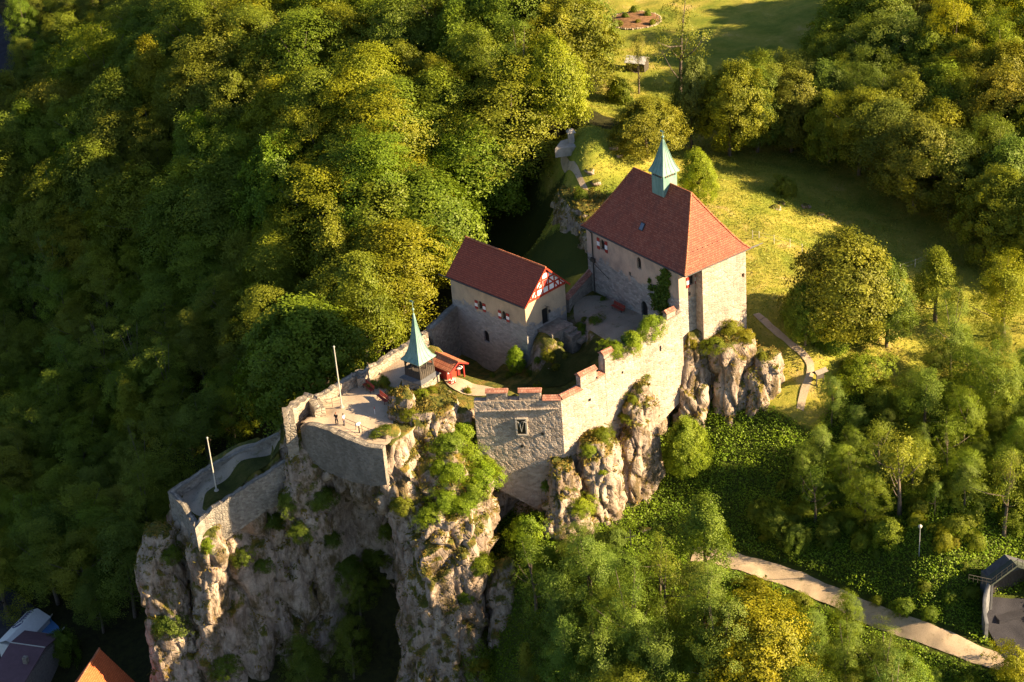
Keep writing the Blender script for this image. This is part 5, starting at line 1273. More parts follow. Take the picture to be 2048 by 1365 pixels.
def tree(px, py, h, key, tint, label, group=None, wd=1.0, cat='tree'):
    """px, py: where the middle of the crown stands in the photograph; h: height in metres"""
    c = hit_ground(px, py, h*CF.get(key, .57)); return tree_at((c.x, c.y, hgt(c.x, c.y)-.1), h, key, tint, label, group, wd, cat)
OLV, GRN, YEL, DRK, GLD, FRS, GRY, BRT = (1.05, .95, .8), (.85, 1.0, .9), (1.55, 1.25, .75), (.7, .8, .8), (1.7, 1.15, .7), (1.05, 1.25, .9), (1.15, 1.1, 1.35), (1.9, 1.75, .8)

# trees that stand out
HAND = [
 (1690,560,16.5,'dense',(1.15,1.02,.8),'largest dense round lime tree in the meadow right of the keep',1.25,'tree'),
 (1775,600,12,'dense',GRN,'darker green tree grown into the right flank of the large lime',1.0,'tree'),
 (1612,615,9.5,'dense',FRS,'bright green egg-shaped young tree between keep and large lime',.95,'tree'),
 (1873,565,11.5,'cone',(1.25,1.25,.75),'airy pointed tree alone on the meadow right of the large lime',1.35,'tree'),
 (2012,580,12.5,'ash',(1.75,1.5,.6),'open yellowish tree with bare forked trunk at the meadow edge',1.35,'tree'),
 (1575,374,4.6,'bush',(1.1,1.15,1.0),'single rounded bush on the border of sun and shade in the meadow',.85,'bush'),
 (1395,345,8.5,'dense',(1.5,1.6,.65),'bright yellow-green young tree just behind the copper turret',1.0,'tree'),
 (1290,245,10,'dense',(1.25,1.05,.75),'low domed tree with rusty tips behind the viewpoint ridge',1.7,'tree'),
 (1382,200,14.5,'dense',(.95,.98,1.6),'grey-green willow-like tree rising behind the keep turret',.72,'tree'),
 (1360,75,20,'birch',(1.1,1.05,1.0),'tall thin see-through birch in front of the far flower meadow',.9,'tree'),
 (1275,115,11,'birch',(1.1,.9,.9),'thin brownish young tree next to the whitish hut roof',.8,'tree'),
 (1240,180,7,'bush',(1.0,1.1,.8),'low green bush under the thin trees by the hut',.8,'bush'),
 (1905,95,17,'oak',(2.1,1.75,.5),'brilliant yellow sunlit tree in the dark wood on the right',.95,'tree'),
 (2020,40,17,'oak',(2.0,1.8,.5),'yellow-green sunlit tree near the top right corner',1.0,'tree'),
 (2005,140,16,'ash',(1.6,1.6,.6),'light green airy tree below the brightest yellow tree',1.0,'tree'),
 (265,835,14,'cone',(1.35,1.25,.7),'lone sunlit tree in the dark valley left of the lower ward',.95,'tree'),
 (460,825,10,'oak',(1.35,1.35,.7),'sunlit bushy tree behind the lower ward wall, left one of a pair',1.0,'tree'),
 (555,770,10,'oak',(1.4,1.45,.7),'sunlit bushy tree behind the lower ward wall, nearer to the terrace',.9,'tree'),
 (405,285,15,'dense',(1.0,1.4,.6),'smooth fresh-green round crown alone among the brown beeches',1.05,'tree'),
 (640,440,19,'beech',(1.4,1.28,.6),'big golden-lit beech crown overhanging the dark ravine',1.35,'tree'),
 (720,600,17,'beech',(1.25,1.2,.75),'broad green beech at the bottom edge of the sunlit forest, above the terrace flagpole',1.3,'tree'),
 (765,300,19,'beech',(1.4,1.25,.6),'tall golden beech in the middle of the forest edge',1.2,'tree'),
 (1045,190,17,'ash',(1.15,1.25,.95),'pale green ash with bare grey stem at the forest corner',.95,'tree'),
 (1085,110,17,'oak',(1.5,1.3,.6),'yellow-tipped tree with a rusty spot at the forest corner',1.0,'tree'),
 (1135,60,19,'tall',(1.0,1.0,1.0),'dark columnar conifer-like tree at the meadow side of the forest',1.3,'tree'),
 (1010,285,6,'bush',(1.2,1.5,.6),'light green bush at the dark hollow below the forest corner',.6,'bush'),
 (1165,395,4,'bush',(1.0,1.15,.8),'small bush on the cliff rim below the viewpoint',.7,'bush'),
 (1410,1075,13,'cone',(.95,1.15,1.0),'large dense conical tree left of the dirt track start',1.15,'tree'),
 (1510,1305,14,'dense',(1.6,1.28,.55),'large orange-yellow maple crown at the bottom of the frame',1.35,'tree'),
 (1830,1352,7,'bush',(1.15,1.4,.8),'round bright bush at the bottom edge beside the track',.75,'bush'),
 (2025,1338,6,'bush',(1.6,1.4,.6),'yellow-leaved bush in the bottom right corner',.8,'bush'),
 (1695,1225,7,'oak',(1.1,1.25,.85),'green tree leaning over the middle of the dirt track',.85,'tree'),
 (1625,1265,8,'ash',(1.05,1.2,1.0),'pale ash beside the track, left of the tree that overhangs it',.85,'tree'),
 (1370,885,9,'dense',(1.15,1.3,.7),'sunlit tree against the foot of the keep crag',.95,'tree'),
 (1055,1345,9,'spruce',(1.5,1.3,.8),'small yellowish spruce at the bottom edge beside the cliff',.7,'tree'),
 (1180,1170,13,'ash',(.95,1.15,1.0),'tall ash below the rock crags, left of the utility pole',1.0,'tree'),
 (1260,1260,13,'ash',(1.0,1.2,.95),'pale feathery ash in front of the ash below the crags',1.0,'tree'),
 (1120,1215,13,'ash',(.85,1.05,1.0),'darker ash close to the shaded cliff foot',.95,'tree'),
 (1330,1180,11,'birch',(1.1,1.1,.9),'sparse dusty-green tree between the tall ashes',1.1,'tree'),
 (1410,1220,11,'ash',(1.05,1.2,.95),'wide light green ash under the conical tree',1.1,'tree'),
 (1440,1330,12,'ash',(1.0,1.1,.95),'green ash left of the orange maple',1.0,'tree'),
 (1310,1330,13,'ash',(.9,1.05,.95),'grey-green ash at the bottom edge below the crags',1.0,'tree'),
 (1200,1345,12,'ash',(.95,1.1,.95),'shaggy ash at the bottom edge right of the little spruce',1.0,'tree'),
 (1565,1235,5,'oak',(1.05,1.15,.9),'round green tree at the bend under the track',.9,'tree'),
 (1690,1325,8,'ash',(1.05,1.2,.95),'green ash between orange maple and round bright bush',.95,'tree'),
 (1640,895,8,'ash',(1.0,1.15,1.1),'cool green ash beside the pale buttress and footpath',.95,'tree'),
 (1665,800,6.5,'ash',(1.0,1.15,1.1),'cool green ash just below the notice stand',.9,'tree'),
 (1800,930,12,'birch',(1.45,1.35,1.0),'pale sunlit tree with visible stems in the middle of the scrub slope',1.2,'tree'),
 (1905,680,10,'ash',(1.1,1.2,.95),'airy light tree at the upper edge of the scrub slope',1.0,'tree'),
 (1985,770,11,'oak',(1.0,1.15,.85),'broad green tree on the scrub slope below the forked tree',1.1,'tree'),
 (1850,790,10,'ash',(1.05,1.2,.9),'wide fresh ash in the upper scrub, left of the broad green tree',1.1,'tree'),
 (2015,980,11,'birch',(1.2,1.25,.9),'light open tree on the right edge above the gateway roof',1.1,'tree'),
 (1592,1072,4.4,'bush',(1.0,1.2,1.15),'large grey-green bush above the start of the track',.85,'bush'),
 (1725,1080,3.6,'bush',(1.25,1.3,.75),'yellow-green bush above the middle of the track',.95,'bush'),
 (1545,1045,5,'bush',(.95,1.1,.95),'dull green bush left of the large grey-green bush',.9,'bush'),
 (1890,1080,3.4,'bush',(1.35,1.25,.8),'ragged yellowish bush right of the street lamp',.8,'bush'),
 (1770,1060,5,'bush',(1.15,1.3,.8),'leafy bush left of the street lamp',.9,'bush'),
 (1720,740,5,'bush',(1.15,1.3,.75),'wide bush under the large lime, along the footpath',1.3,'bush'),
 (1665,680,4.5,'bush',(1.1,1.35,.7),'bright bush between egg-shaped tree and footpath',1.2,'bush'),
 (1760,790,5,'bush',(1.1,1.15,.8),'rough bush where meadow and scrub meet',1.2,'bush'),
 (1050,1060,5,'bush',(1.15,1.45,.65),'bright green bush at the bottom of the shaded wall face',.9,'bush'),
 (1085,1115,5,'bush',(1.05,1.3,.7),'green bush between cliff pinnacle and brown crag',.9,'bush'),
 (1230,1075,4,'bush',(.8,1.0,1.1),'dark blue-green bush beside the utility pole',1.0,'bush'),
 (1510,1172,2.6,'bush',(1.35,1.15,.6),'low rusty bush on the lower edge of the track',1.3,'bush'),
 (1600,1200,2.8,'bush',(1.2,1.15,.7),'low olive bush on the lower edge of the track',1.2,'bush'),
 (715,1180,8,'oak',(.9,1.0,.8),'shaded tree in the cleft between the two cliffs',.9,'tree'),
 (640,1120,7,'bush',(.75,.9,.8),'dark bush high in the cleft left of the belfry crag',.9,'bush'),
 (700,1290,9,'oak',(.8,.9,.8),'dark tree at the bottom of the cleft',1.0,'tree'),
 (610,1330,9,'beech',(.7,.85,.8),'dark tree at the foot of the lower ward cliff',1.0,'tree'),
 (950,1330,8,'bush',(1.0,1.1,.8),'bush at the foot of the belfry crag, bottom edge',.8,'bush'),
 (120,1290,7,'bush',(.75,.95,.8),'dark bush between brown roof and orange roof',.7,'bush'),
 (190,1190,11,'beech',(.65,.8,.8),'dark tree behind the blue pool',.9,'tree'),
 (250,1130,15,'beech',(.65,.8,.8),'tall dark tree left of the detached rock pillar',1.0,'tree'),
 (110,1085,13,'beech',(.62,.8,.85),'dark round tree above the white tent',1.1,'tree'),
]
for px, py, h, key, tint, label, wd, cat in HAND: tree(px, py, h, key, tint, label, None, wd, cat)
placed = [(o.location.x, o.location.y) for o in COL.objects if o.get('category') == 'tree']

def fill(poly, gap, hr, keys, tints, labels, group, cat='tree', seed=1, cull=(), wd=(.9, 1.2), hfun=None, cap=400, clear=.75):
    """trees between the named ones, no two closer than gap"""
    rng = random.Random(seed); n = 0
    xs = [p[0] for p in poly]; ys = [p[1] for p in poly]; mine = []
    for _ in range(9000):
        px, py = rng.uniform(min(xs), max(xs)), rng.uniform(min(ys), max(ys))
        if not inside(poly, px, py): continue
        h = rng.uniform(*hr); d = ray(px, py); zc = -8.0
        for _ in range(5):
            c = CAM+d*((zc-CAM.z)/d.z); zc = hgt(c.x, c.y)+h*.62
        c = CAM+d*((zc-CAM.z)/d.z)
        if abs(c.z-(hgt(c.x, c.y)+h*.62)) > 1.5: c = hit_ground(px, py, h*.62)
        if any((c.x-a)**2+(c.y-b)**2 < gap*gap for a, b in mine) or any((c.x-a)**2+(c.y-b)**2 < (gap*clear)**2 for a, b in placed): continue
        if any(inside(q, px, py) for q in cull) or hides_track(c.x, c.y, hgt(c.x, c.y), h, 1): continue
        if px > 1300 and py > 985 and shades_track(c.x, c.y, hgt(c.x, c.y), h, h*.3): continue
        k = rng.choice(keys); ti = rng.randrange(len(tints)); tn = tuple(v*rng.uniform(.9, 1.1) for v in tints[ti])
        tree_at((c.x, c.y, hgt(c.x, c.y)-.15), h, k, tn, labels[ti], group, rng.uniform(*wd), cat)
        mine.append((c.x, c.y)); n += 1
        if n >= cap: break
    placed.extend(mine); return n
TRK = [(1400,40), (1450,60), (1520,50), (1590,30), (1450,350), (1500,330), (1560,330), (1620,400), (1270,42), (1225,42), (1318,42), (1275,135), (1143,262), (1143,285), (1125,310), (1165,330), (1185,360)]+[proj((v.co.x, v.co.y, v.co.z)) for nm_ in ('dirt_track', 'forecourt') for v in COL.objects[nm_].data.vertices]
_tv = [tuple(v.co) for v in COL.objects['dirt_track'].data.vertices if v.co.x < 33.5]
def shades_track(x, y, z, h, r):
    for a, b, c in _tv:
        dx, dy = x-a, y-b; al = dx*SDIR.x+dy*SDIR.y; pe = abs(dx*SDIR.y-dy*SDIR.x)
        if al > -.5 and pe < r+.3 and z+h*.93 > c+al*math.tan(SUN_EL)/math.cos(SUN_EL)*.92: return True
    return False
def hides_track(x, y, z, h, wd):
    cx, cy = proj((x, y, z+h*.6)); a, b = h*.30*wd*17, h*.36*17
    return any(((u-cx)/a)**2+((v-cy)/b)**2 < 1 for u, v in TRK)
nl_ = fill([(-80,560),(150,520),(330,560),(470,620),(560,740),(480,790),(360,900),(330,980),(280,1060),(255,1180),(150,1150),(60,1150),(-80,1150)],
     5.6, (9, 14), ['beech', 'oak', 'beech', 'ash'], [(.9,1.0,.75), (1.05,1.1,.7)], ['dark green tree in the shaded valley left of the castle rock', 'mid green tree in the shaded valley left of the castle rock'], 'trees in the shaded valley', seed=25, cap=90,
     cull=[[(-80,1165),(150,1170),(165,1290),(-80,1365)]], wd=(1.0, 1.4))
nf = fill([(-80,160),(0,185),(90,120),(190,70),(320,15),(420,-70),(1040,-70),(1120,-40),(1125,140),(1085,220),(1040,265),(990,325),(900,360),(830,470),(760,600),(640,690),(560,740),(470,620),(330,560),(150,520),(-80,560)],
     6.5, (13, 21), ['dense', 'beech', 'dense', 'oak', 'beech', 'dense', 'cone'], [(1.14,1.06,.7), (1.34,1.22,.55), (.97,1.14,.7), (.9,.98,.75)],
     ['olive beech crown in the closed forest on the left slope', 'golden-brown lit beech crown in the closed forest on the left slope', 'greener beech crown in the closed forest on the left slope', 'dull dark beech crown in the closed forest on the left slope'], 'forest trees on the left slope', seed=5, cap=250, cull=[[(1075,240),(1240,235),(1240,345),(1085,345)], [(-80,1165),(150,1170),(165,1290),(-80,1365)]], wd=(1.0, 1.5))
nr_ = fill([(1455,190),(1540,140),(1640,125),(1705,20),(1730,-80),(2300,-80),(2300,460),(2000,420),(1900,350),(1750,275),(1600,215),(1460,215)],
     4.7, (11, 16), ['oak', 'dense', 'dense', 'dense', 'beech'], [(1.0,1.0,.8), (1.3,1.15,.7), (.85,.95,1.0), (1.1,1.2,.8)],
     ['olive tree in the dark wood along the right meadow', 'yellowish tree in the dark wood along the right meadow', 'grey-green tree in the dark wood along the right meadow', 'leaf-green tree in the dark wood along the right meadow'], 'trees of the dark wood on the right', seed=7, cap=170, wd=(1.0, 1.35))
ns_ = fill([(1610,900),(1670,840),(1760,800),(1850,720),(1960,660),(2250,760),(2250,985),(2020,985),(1900,990),(1750,1020),(1640,1010),(1590,980)],
     3.5, (4.5, 8.5), ['ash', 'oak', 'ash', 'oak', 'birch'], [(1.0,1.15,1.0), (1.2,1.25,.8), (.9,1.0,.95)],
     ['cool green young tree in the thicket on the right slope', 'yellow-green young tree in the thicket on the right slope', 'dull green young tree in the thicket on the right slope'], 'thicket trees on the right slope', seed=9, cap=120)
fill([(1040,1130),(1180,1090),(1290,1100),(1420,1120),(1480,1180),(1700,1230),(1760,1300),(1800,1420),(1050,1420),(1030,1250)],
     4.6, (7, 11), ['ash', 'oak', 'ash', 'birch'], [(1.0,1.15,1.0), (1.15,1.25,.8), (.85,1.0,.9)],
     ['cool green tree in the grove below the crags', 'yellow-green tree in the grove below the crags', 'dull green tree in the grove below the crags'], 'grove below the crags', seed=13, cap=40)
fill([(1490,1010),(1760,1000),(1960,1060),(1950,1170),(1880,1230),(1740,1190),(1620,1130),(1500,1095)],
     2.3, (1.3, 3.2), ['bush'], [(1.0,1.15,1.0), (1.3,1.25,.75), (.9,1.0,.9)],
     ['cool green bush on the bank above the dirt track', 'yellow-green bush on the bank above the dirt track', 'dull green bush on the bank above the dirt track'], 'bushes on the bank above the track', 'bush', seed=15, cap=110, wd=(.8, 1.2))
fill([(1590,910),(1660,850),(1760,800),(1880,740),(2080,800),(2080,1010),(1900,1040),(1700,1050),(1530,1045)],
     2.7, (1.8, 3.8), ['bush'], [(1.0,1.2,.9), (1.25,1.3,.7), (.9,1.05,.9)],
     ['cool green bush filling the thicket on the right slope', 'yellow-green bush filling the thicket on the right slope', 'dull green bush filling the thicket on the right slope'], 'thicket bushes on the right slope', 'bush', seed=19, cap=95, clear=.6)
fill([(25,-80),(430,-80),(320,5),(190,55),(90,105),(40,150)], 8, (11, 15), ['beech', 'oak'], [(.9,1.0,.8)], ['dark tree in the far valley beside the pale road'], 'trees in the far valley', seed=29, cap=40, cull=[[(-80,-80),(42,-80),(46,175),(-80,175)]])
fill([(1780,1300),(1700,1250),(1640,1290),(1700,1420),(2000,1420),(1950,1360)], 3.4, (2.5, 4.5), ['bush'], [(.8,.95,.85), (1.0,1.1,.8)],
     ['dark bush below the dirt track', 'olive bush below the dirt track'], 'bushes below the track', 'bush', seed=17, cap=16)

for px, py, h, tint in [(1250,40,1.2,(.9,1.1,.8)),(1268,28,1.3,(1.0,1.2,.8)),(1296,36,1.3,(.9,1.1,.7)),(1305,52,1.1,(1.2,1.2,.8)),(1240,54,1.0,(1.3,1.1,.9)),(1275,50,.9,(1.2,1.0,.8))]:
    q = G(px, py); tree_at((q.x, q.y, q.z+.2), h*1.5, 'bush', tint, 'small plant growing in the round flower bed of the far meadow', 'plants in the round bed', .9, 'plant')
# ---- loose rocks in the meadow
for k, (px, py, r_, label) in enumerate([(1553,418,.9,'pale outcrop stone in the meadow under the single rounded bush'),(1563,408,.6,'small upright stone beside the pale meadow outcrop'),(1612,415,.8,'stone at the shadow edge right of the rounded bush'),(1640,432,.7,'flat stone at the meadow shadow edge above the large lime'),
        (1657,440,.5,'small dark stone at the tip of the meadow shadow'),(1226,297,.9,'grey stone on the ridge right of the viewpoint pillar'),(1240,312,.7,'smaller grey stone below the one right of the viewpoint'),(1180,345,.8,'pale stone in the bare streak under the viewpoint'),(1190,368,.8,'pale stone lower in the bare streak under the viewpoint'),(1288,1062,.7,'rounded pinkish stone lying in the bright undergrowth')]):
    q = G(px, py); V = []; n1, n2 = 14, 8
    for i in range(n2+1):
        for j in range(n1):
            th, ph = math.pi*i/n2, 2*math.pi*j/n1; d_ = Vector((math.sin(th)*math.cos(ph), math.sin(th)*math.sin(ph)*.75, math.cos(th)*.6))
            V.append(q+d_*r_*(1+.45*noise.noise(d_*1.7+Vector((k*3.1, 0, 0)))+.2*noise.noise(d_*4+Vector((k, 0, 0))))+Vector((0, 0, r_*.15)))
    F_ = [[i*n1+j, i*n1+(j+1) % n1, (i+1)*n1+(j+1) % n1, (i+1)*n1+j] for i in range(n2) for j in range(n1)]
    rock_object('boulder', V, F_, label, 'rock', 'loose stones in the grass')

# ---- shrubs and tufts rooted on the rocks
def bvh():
    V = []; F_ = []
    for v, f in SOLIDS:
        b = len(V); V += v; F_ += [[i+b for i in q] for q in f]
    return BVHTree.FromPolygons(V, F_)
BV = bvh()
def rock_hit(px, py):
    h = BV.ray_cast(CAM, ray(px, py)); return h[0] if h[0] else at(px, py, -5)
SHRUBS = [(900,885,3.2,FRS,'bright green shrub at the top of the belfry crag shoulder'),(935,905,3.4,(1.25,1.5,.7),'leafy bright shrub on the crag between belfry and barred window'),(905,945,3.4,(1.2,1.45,.7),'bright shrub in the middle of the belfry crag slope'),
 (965,925,3.0,(1.3,1.45,.7),'yellow-green shrub at the wall end of the crag slope'),(945,985,3.2,(1.2,1.4,.7),'shrub low on the belfry crag slope'),(890,1000,3.0,(1.1,1.35,.7),'shrub on the left of the belfry crag slope'),(860,1030,2.8,(1.15,1.35,.7),'shrub at the lower tip of the green crag slope'),
 (985,940,2.2,(1.3,1.25,.7),'small yellowish shrub against the wall foot'),(845,790,1.6,(1.3,1.4,.7),'tuft of green shrub under the belfry plinth'),(865,785,1.4,(1.4,1.3,.7),'small yellowish shrub beside the belfry plinth'),(820,830,1.5,(1.2,1.1,.6),'small dull shrub on the terrace side of the belfry crag'),
 (1205,875,2.6,(1.1,1.15,.7),'dense shrub capping the round mossy crag'),(1180,900,2.0,(1.0,1.15,.7),'shrub hanging from the left of the mossy crag'),(1160,1015,2.2,(1.5,1.6,.6),'vivid yellow-green bush on the broken brown crag'),(1095,970,1.8,(.9,1.2,.8),'green bush on the left side of the broken brown crag'),(1205,945,1.2,(1.4,1.5,.6),'light shrub under the mossy crag cap'),
 (1460,660,2.4,(1.35,1.2,.6),'yellowish scrub on the cap of the keep crag'),(1430,690,2.2,(1.1,1.15,.7),'green scrub on the left of the keep crag cap'),(1490,675,2.2,(1.4,1.15,.6),'ochre scrub on the right of the keep crag cap'),(1385,690,1.8,(1.6,1.2,.5),'golden scrub on the narrow ochre crag'),(1525,715,1.8,(1.3,1.2,.6),'grassy scrub on the pale rounded buttress'),
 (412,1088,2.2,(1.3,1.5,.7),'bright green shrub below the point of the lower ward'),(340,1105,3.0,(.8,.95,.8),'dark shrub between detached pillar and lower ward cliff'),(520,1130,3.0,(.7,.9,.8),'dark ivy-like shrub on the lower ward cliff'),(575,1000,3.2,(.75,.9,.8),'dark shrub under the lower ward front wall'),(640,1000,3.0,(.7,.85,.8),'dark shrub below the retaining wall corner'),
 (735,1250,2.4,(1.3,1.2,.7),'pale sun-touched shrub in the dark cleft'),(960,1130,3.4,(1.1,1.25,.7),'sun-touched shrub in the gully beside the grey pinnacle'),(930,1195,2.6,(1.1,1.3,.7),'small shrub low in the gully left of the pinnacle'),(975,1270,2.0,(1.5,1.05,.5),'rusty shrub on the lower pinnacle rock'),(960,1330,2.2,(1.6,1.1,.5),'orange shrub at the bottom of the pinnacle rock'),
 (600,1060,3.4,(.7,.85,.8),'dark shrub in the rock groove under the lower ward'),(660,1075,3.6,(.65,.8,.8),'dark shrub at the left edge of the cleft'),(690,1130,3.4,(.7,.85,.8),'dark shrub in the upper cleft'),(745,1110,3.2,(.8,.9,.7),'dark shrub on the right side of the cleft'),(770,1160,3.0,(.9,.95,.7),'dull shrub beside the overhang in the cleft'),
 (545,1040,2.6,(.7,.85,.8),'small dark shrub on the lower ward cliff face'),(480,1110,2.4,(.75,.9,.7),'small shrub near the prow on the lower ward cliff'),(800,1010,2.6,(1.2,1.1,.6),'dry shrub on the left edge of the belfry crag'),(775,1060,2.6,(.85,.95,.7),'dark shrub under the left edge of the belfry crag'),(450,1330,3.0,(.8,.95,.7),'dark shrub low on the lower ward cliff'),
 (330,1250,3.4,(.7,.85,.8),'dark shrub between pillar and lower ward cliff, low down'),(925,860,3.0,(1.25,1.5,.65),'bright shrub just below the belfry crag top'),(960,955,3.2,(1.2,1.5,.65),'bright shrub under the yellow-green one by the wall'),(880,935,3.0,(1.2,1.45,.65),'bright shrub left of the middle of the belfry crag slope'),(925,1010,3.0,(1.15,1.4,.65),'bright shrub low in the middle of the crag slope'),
 (1265,800,1.4,(1.2,1.2,.6),'green tuft on the upright sunlit slab'),(1290,755,1.2,(1.2,1.2,.6),'green tuft at the top of the upright sunlit slab'),(1250,835,1.4,(1.2,1.15,.6),'green tuft low beside the upright slab')]
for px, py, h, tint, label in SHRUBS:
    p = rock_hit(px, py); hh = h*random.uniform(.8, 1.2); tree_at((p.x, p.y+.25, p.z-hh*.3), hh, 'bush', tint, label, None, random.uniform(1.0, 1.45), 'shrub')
# garden plants inside the walls
for px, py, z, h, tint, label, wd in [(1034,722,-1.5,4.2,(1.15,1.5,.6),'bright green dense shrub lit by the sun at the house foot',.9),(1163,663,1.2,2.2,(.8,1.05,.8),'dark clipped round bush in the courtyard',1.5),(1095,705,-.9,1.8,(1.5,1.3,.9),'pale flowering bush in the shaded garden',1.0),
  (1300,642,4.9,3.6,(1.2,1.45,.6),'sunlit creeper heap on the curtain wall, nearest the keep',1.1),(1262,672,4.5,3.2,(1.25,1.45,.6),'sunlit creeper heap in the middle of the curtain wall top',1.1),(1228,694,4.1,2.6,(1.25,1.45,.6),'sunlit creeper heap at the merlon end of the curtain wall',1.2),
  (1075,775,-.8,2.2,(1.3,1.4,.6),'small sunlit plant behind the second merlon',.9),(768,758,.1,2.4,(1.2,1.1,.7),'tall garden shrub in the bed between benches and belfry',.9),(745,765,.1,1.4,(1.0,1.2,.7),'low green plant in the bed behind the benches',1.1),(785,778,.1,1.5,(1.5,1.3,1.0),'silvery grass-like plant in the bed by the belfry',1.0),
  (752,862,-.1,1.3,(.8,.9,.7),'dark low hedge at the shaded front of the terrace, left half',1.5),(772,856,-.1,1.3,(.8,.9,.7),'dark low hedge at the shaded front of the terrace, right half',1.5),(688,768,.0,.9,(1.5,1.4,.6),'tiny yellow plant at the foot of the back parapet',1.0),(1340,560,6.5,1.0,(.7,.9,.8),'dark tuft high on the keep corner',1.0),
  (1190,635,2.2,1.2,(.7,.9,.8),'dark low shrub beside the courtyard bench',1.6),(935,778,.6,1.0,(1.3,1.2,.6),'small dry plant between hut and first merlon',1.2)]:
    p = cast(px, py+h*6) if px > 940 and z < 2.6 else at(px, py, z+h*.45)
    tree_at((p.x, p.y, p.z-.2 if p.z < 2.6 and z < 2.6 and px > 940 else z-.1), h, 'dense' if 'dense' in label or 'clipped' in label else 'bush', tint, label, None, wd, 'shrub')
for k, (px, py, h, tint) in enumerate([(1075,722,1.1,(.9,1.1,.8)),(1110,735,.9,(1.2,1.1,.9)),(1060,748,1.0,(.8,1.0,.8)),(1130,712,.8,(1.3,1.2,1.1)),(1018,752,1.0,(.8,1.0,.8)),(1148,690,.9,(.9,1.1,.8)),(985,752,.9,(.8,1.0,.8)),(1170,640,.8,(.9,1.0,.8)),(1205,600,.9,(.8,1.0,.8)),(1120,690,.9,(1.0,1.1,.9))]):
    p = cast(px, py); tree_at((p.x, p.y, p.z-.15), h, 'bush', tint, 'low plant in the shaded garden between house and curtain wall', 'garden plants inside the walls', 1.1, 'plant')
# ivy on the keep
rng = np.random.default_rng(77); pl = []
for u, v, r, n_ in ((0, .2, 1.3, 900), (.4, 1.9, 1.1, 700), (.9, 3.3, .8, 400), (-.9, -1.1, 1.2, 600), (-2.0, .4, .35, 120), (-2.3, 1.3, .25, 80), (.4, -1.9, 1.4, 700)):
    a = rng.uniform(0, 6.283, n_); q = r*np.sqrt(rng.random(n_))*(1+.25*np.sin(a*5)); pl.append(np.stack([u+q*np.cos(a), .38-np.abs(rng.normal(0, .16, n_)), v+q*np.sin(a)*1.15], 1))
pl = np.concatenate(pl); c = kpx(1325, 592, y=.4); pl += np.array([c.x, 0, c.z]); pl[:, 2] = np.minimum(pl[:, 2], ZE-.4); pl = pl[pl[:, 0] < 18.4]
V, Q = leaf_quads(rng, pl, np.broadcast_to(np.array([0, -1, .3]), pl.shape), .3); t4 = np.repeat(rng.random(len(pl)), 4)
me = fast_mesh('ivy', V, Q, np.stack([t4]*3+[np.ones_like(t4)], 1)); o = link('ivy', me, mats=[M['leaf']]); o.color = (.62, .8, .7, 1)
o.location = keep.location; o.rotation_euler = keep.rotation_euler; tag(o, 'dark ivy climbing the shaded courtyard wall of the keep', 'ivy')

# ---- grass, undergrowth, tufts: what nobody could count
def scatter_stuff(name, P, Nn, size, tone, m, asp, jit, label_kind='stuff', color=(1, 1, 1)):
    rng = np.random.default_rng(len(P)); V, Q = leaf_quads(rng, P, Nn, size, asp, jit); t4 = np.repeat(tone, 4)
    o = link(name, fast_mesh(name, V, Q, np.stack([t4]*3+[np.ones_like(t4)], 1)), mats=[m]); o.color = (*color, 1); return tag(o, kind='stuff')
rng = np.random.default_rng(5)
def land(n, x0, x1, y0, y1, want, thr=.5):
    P = np.stack([rng.uniform(x0, x1, n), rng.uniform(y0, y1, n)], 1)
    w_ = (((P[:, None]-_cx[None])**2).sum(-1)+4)**-1.6; w_ /= w_.sum(1, keepdims=True)
    z = w_[:, [i for i, c in enumerate(CP) if c[3] in want]].sum(1)
    P = P[z > thr+rng.normal(0, .08, n)]
    g = hgts(P)+np.array([.35*noise.noise((x*.22, y*.22, 0))+.18*noise.noise((x*.6, y*.6, 3)) for x, y in P])
    return np.c_[P, g]
TRACKS = [[(v.co.x, v.co.y) for v in COL.objects[n].data.vertices] for n in ('dirt_track', 'footpath', 'ridge_path', 'forecourt')]
def off_paths(P, r=.75):
    keep_ = np.ones(len(P), bool)
    for T_ in TRACKS:
        A = np.array(T_)
        for i in range(0, len(P), 8000): keep_[i:i+8000] &= (((P[i:i+8000, None, :2]-A[None])**2).sum(-1).min(1) > r*r)
    return P[keep_]
P = off_paths(land(330000, -8, 75, -62, 12, 'u'), .46); P[:, 2] += rng.uniform(.05, .85, len(P))*(.5+.5*np.array([noise.noise((x*.3, y*.3, 0))+.6 for x, y, z in P]))
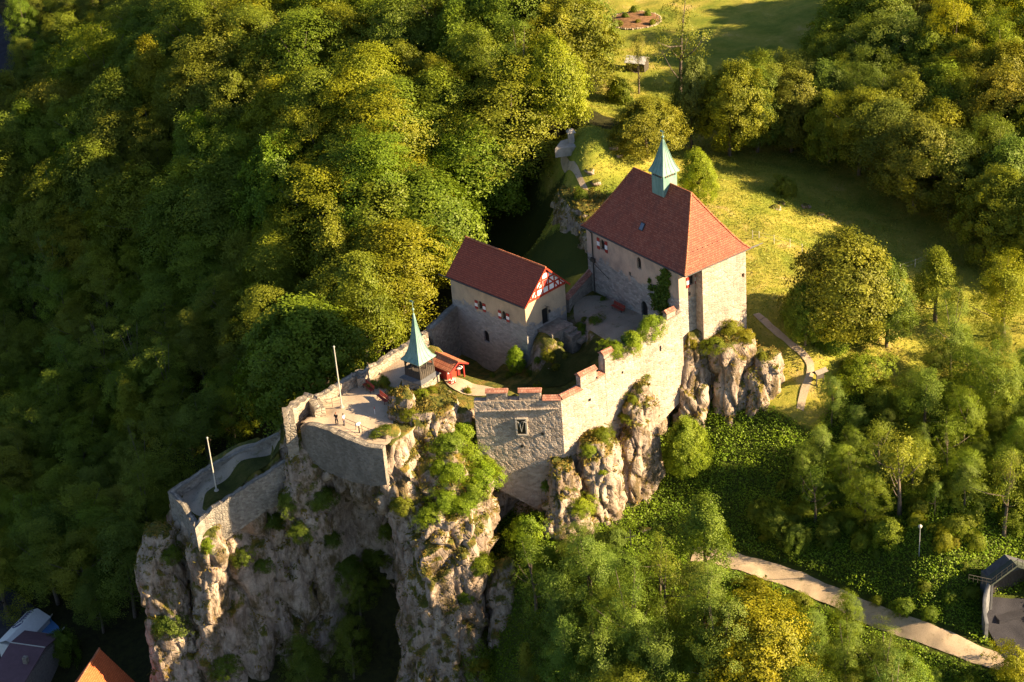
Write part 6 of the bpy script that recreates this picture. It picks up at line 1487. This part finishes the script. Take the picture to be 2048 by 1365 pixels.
scatter_stuff('undergrowth', P, np.broadcast_to(np.array([.3, -.1, 1.]), P.shape), .25, np.clip(.5+.6*np.array([noise.noise((x*.5, y*.5, 9)) for x, y, z in P])+rng.normal(0, .2, len(P)), 0, 1), M['leaf'], .65, .5, color=(.95, 1.28, .7))
P = off_paths(land(95000, 0, 80, -8, 95, 'm'), .52); P[:, 2] += .16
scatter_stuff('meadow_grass', P, np.c_[rng.normal(0, 1, (len(P), 2)), np.full(len(P), .8)], .34, np.clip(rng.random(len(P))*.6+.4*np.array([noise.noise((x*.1, y*.1, 4))+.5 for x, y, z in P]), 0, 1), M['blade'], .30, .25, color=(.9, 1.0, .9))
tufts = []; tn = []
for o in [o for o in COL.objects if o.name.startswith(('rock_crag', 'castle_hill'))]:
    me = o.data; nf_ = len(me.polygons); c = np.empty(nf_*3, 'f'); n_ = np.empty(nf_*3, 'f'); a = np.empty(nf_, 'f')
    me.polygons.foreach_get('center', c); me.polygons.foreach_get('normal', n_); me.polygons.foreach_get('area', a); c = c.reshape(-1, 3); n_ = n_.reshape(-1, 3)
    w_ = a*np.clip((n_[:, 2]-.32)*2.2, 0, 1)*np.array([1.0 if noise.noise((x*.45, y*.45, z*.45)) > -.18 else .12 for x, y, z in c])
    if o.name == 'castle_hill': w_ *= np.where(c[:, 2] < castle_z(c[:, :2])-.5, 1, 0)
    k = rng.poisson(w_*26); i = np.repeat(np.arange(nf_), k)
    tufts.append(c[i]+rng.normal(0, .16, (len(i), 3))+n_[i]*.14); tn.append(n_[i])
P = np.concatenate(tufts); Nn = np.concatenate(tn)
tone = np.clip(.5+.7*np.array([noise.noise((x*.35, y*.35, z*.35+7)) for x, y, z in P])+rng.normal(0, .15, len(P)), 0, 1)
M['tuft'] = foliage('dry_tufts', (.085, .10, .018), (.27, .17, .035), .3)
scatter_stuff('dry_grass', P, unit(Nn+rng.normal(0, .7, P.shape)), .42, tone, M['tuft'], .35, .3)
print('trees', nf, nr_, ns_, 'tufts', len(P))
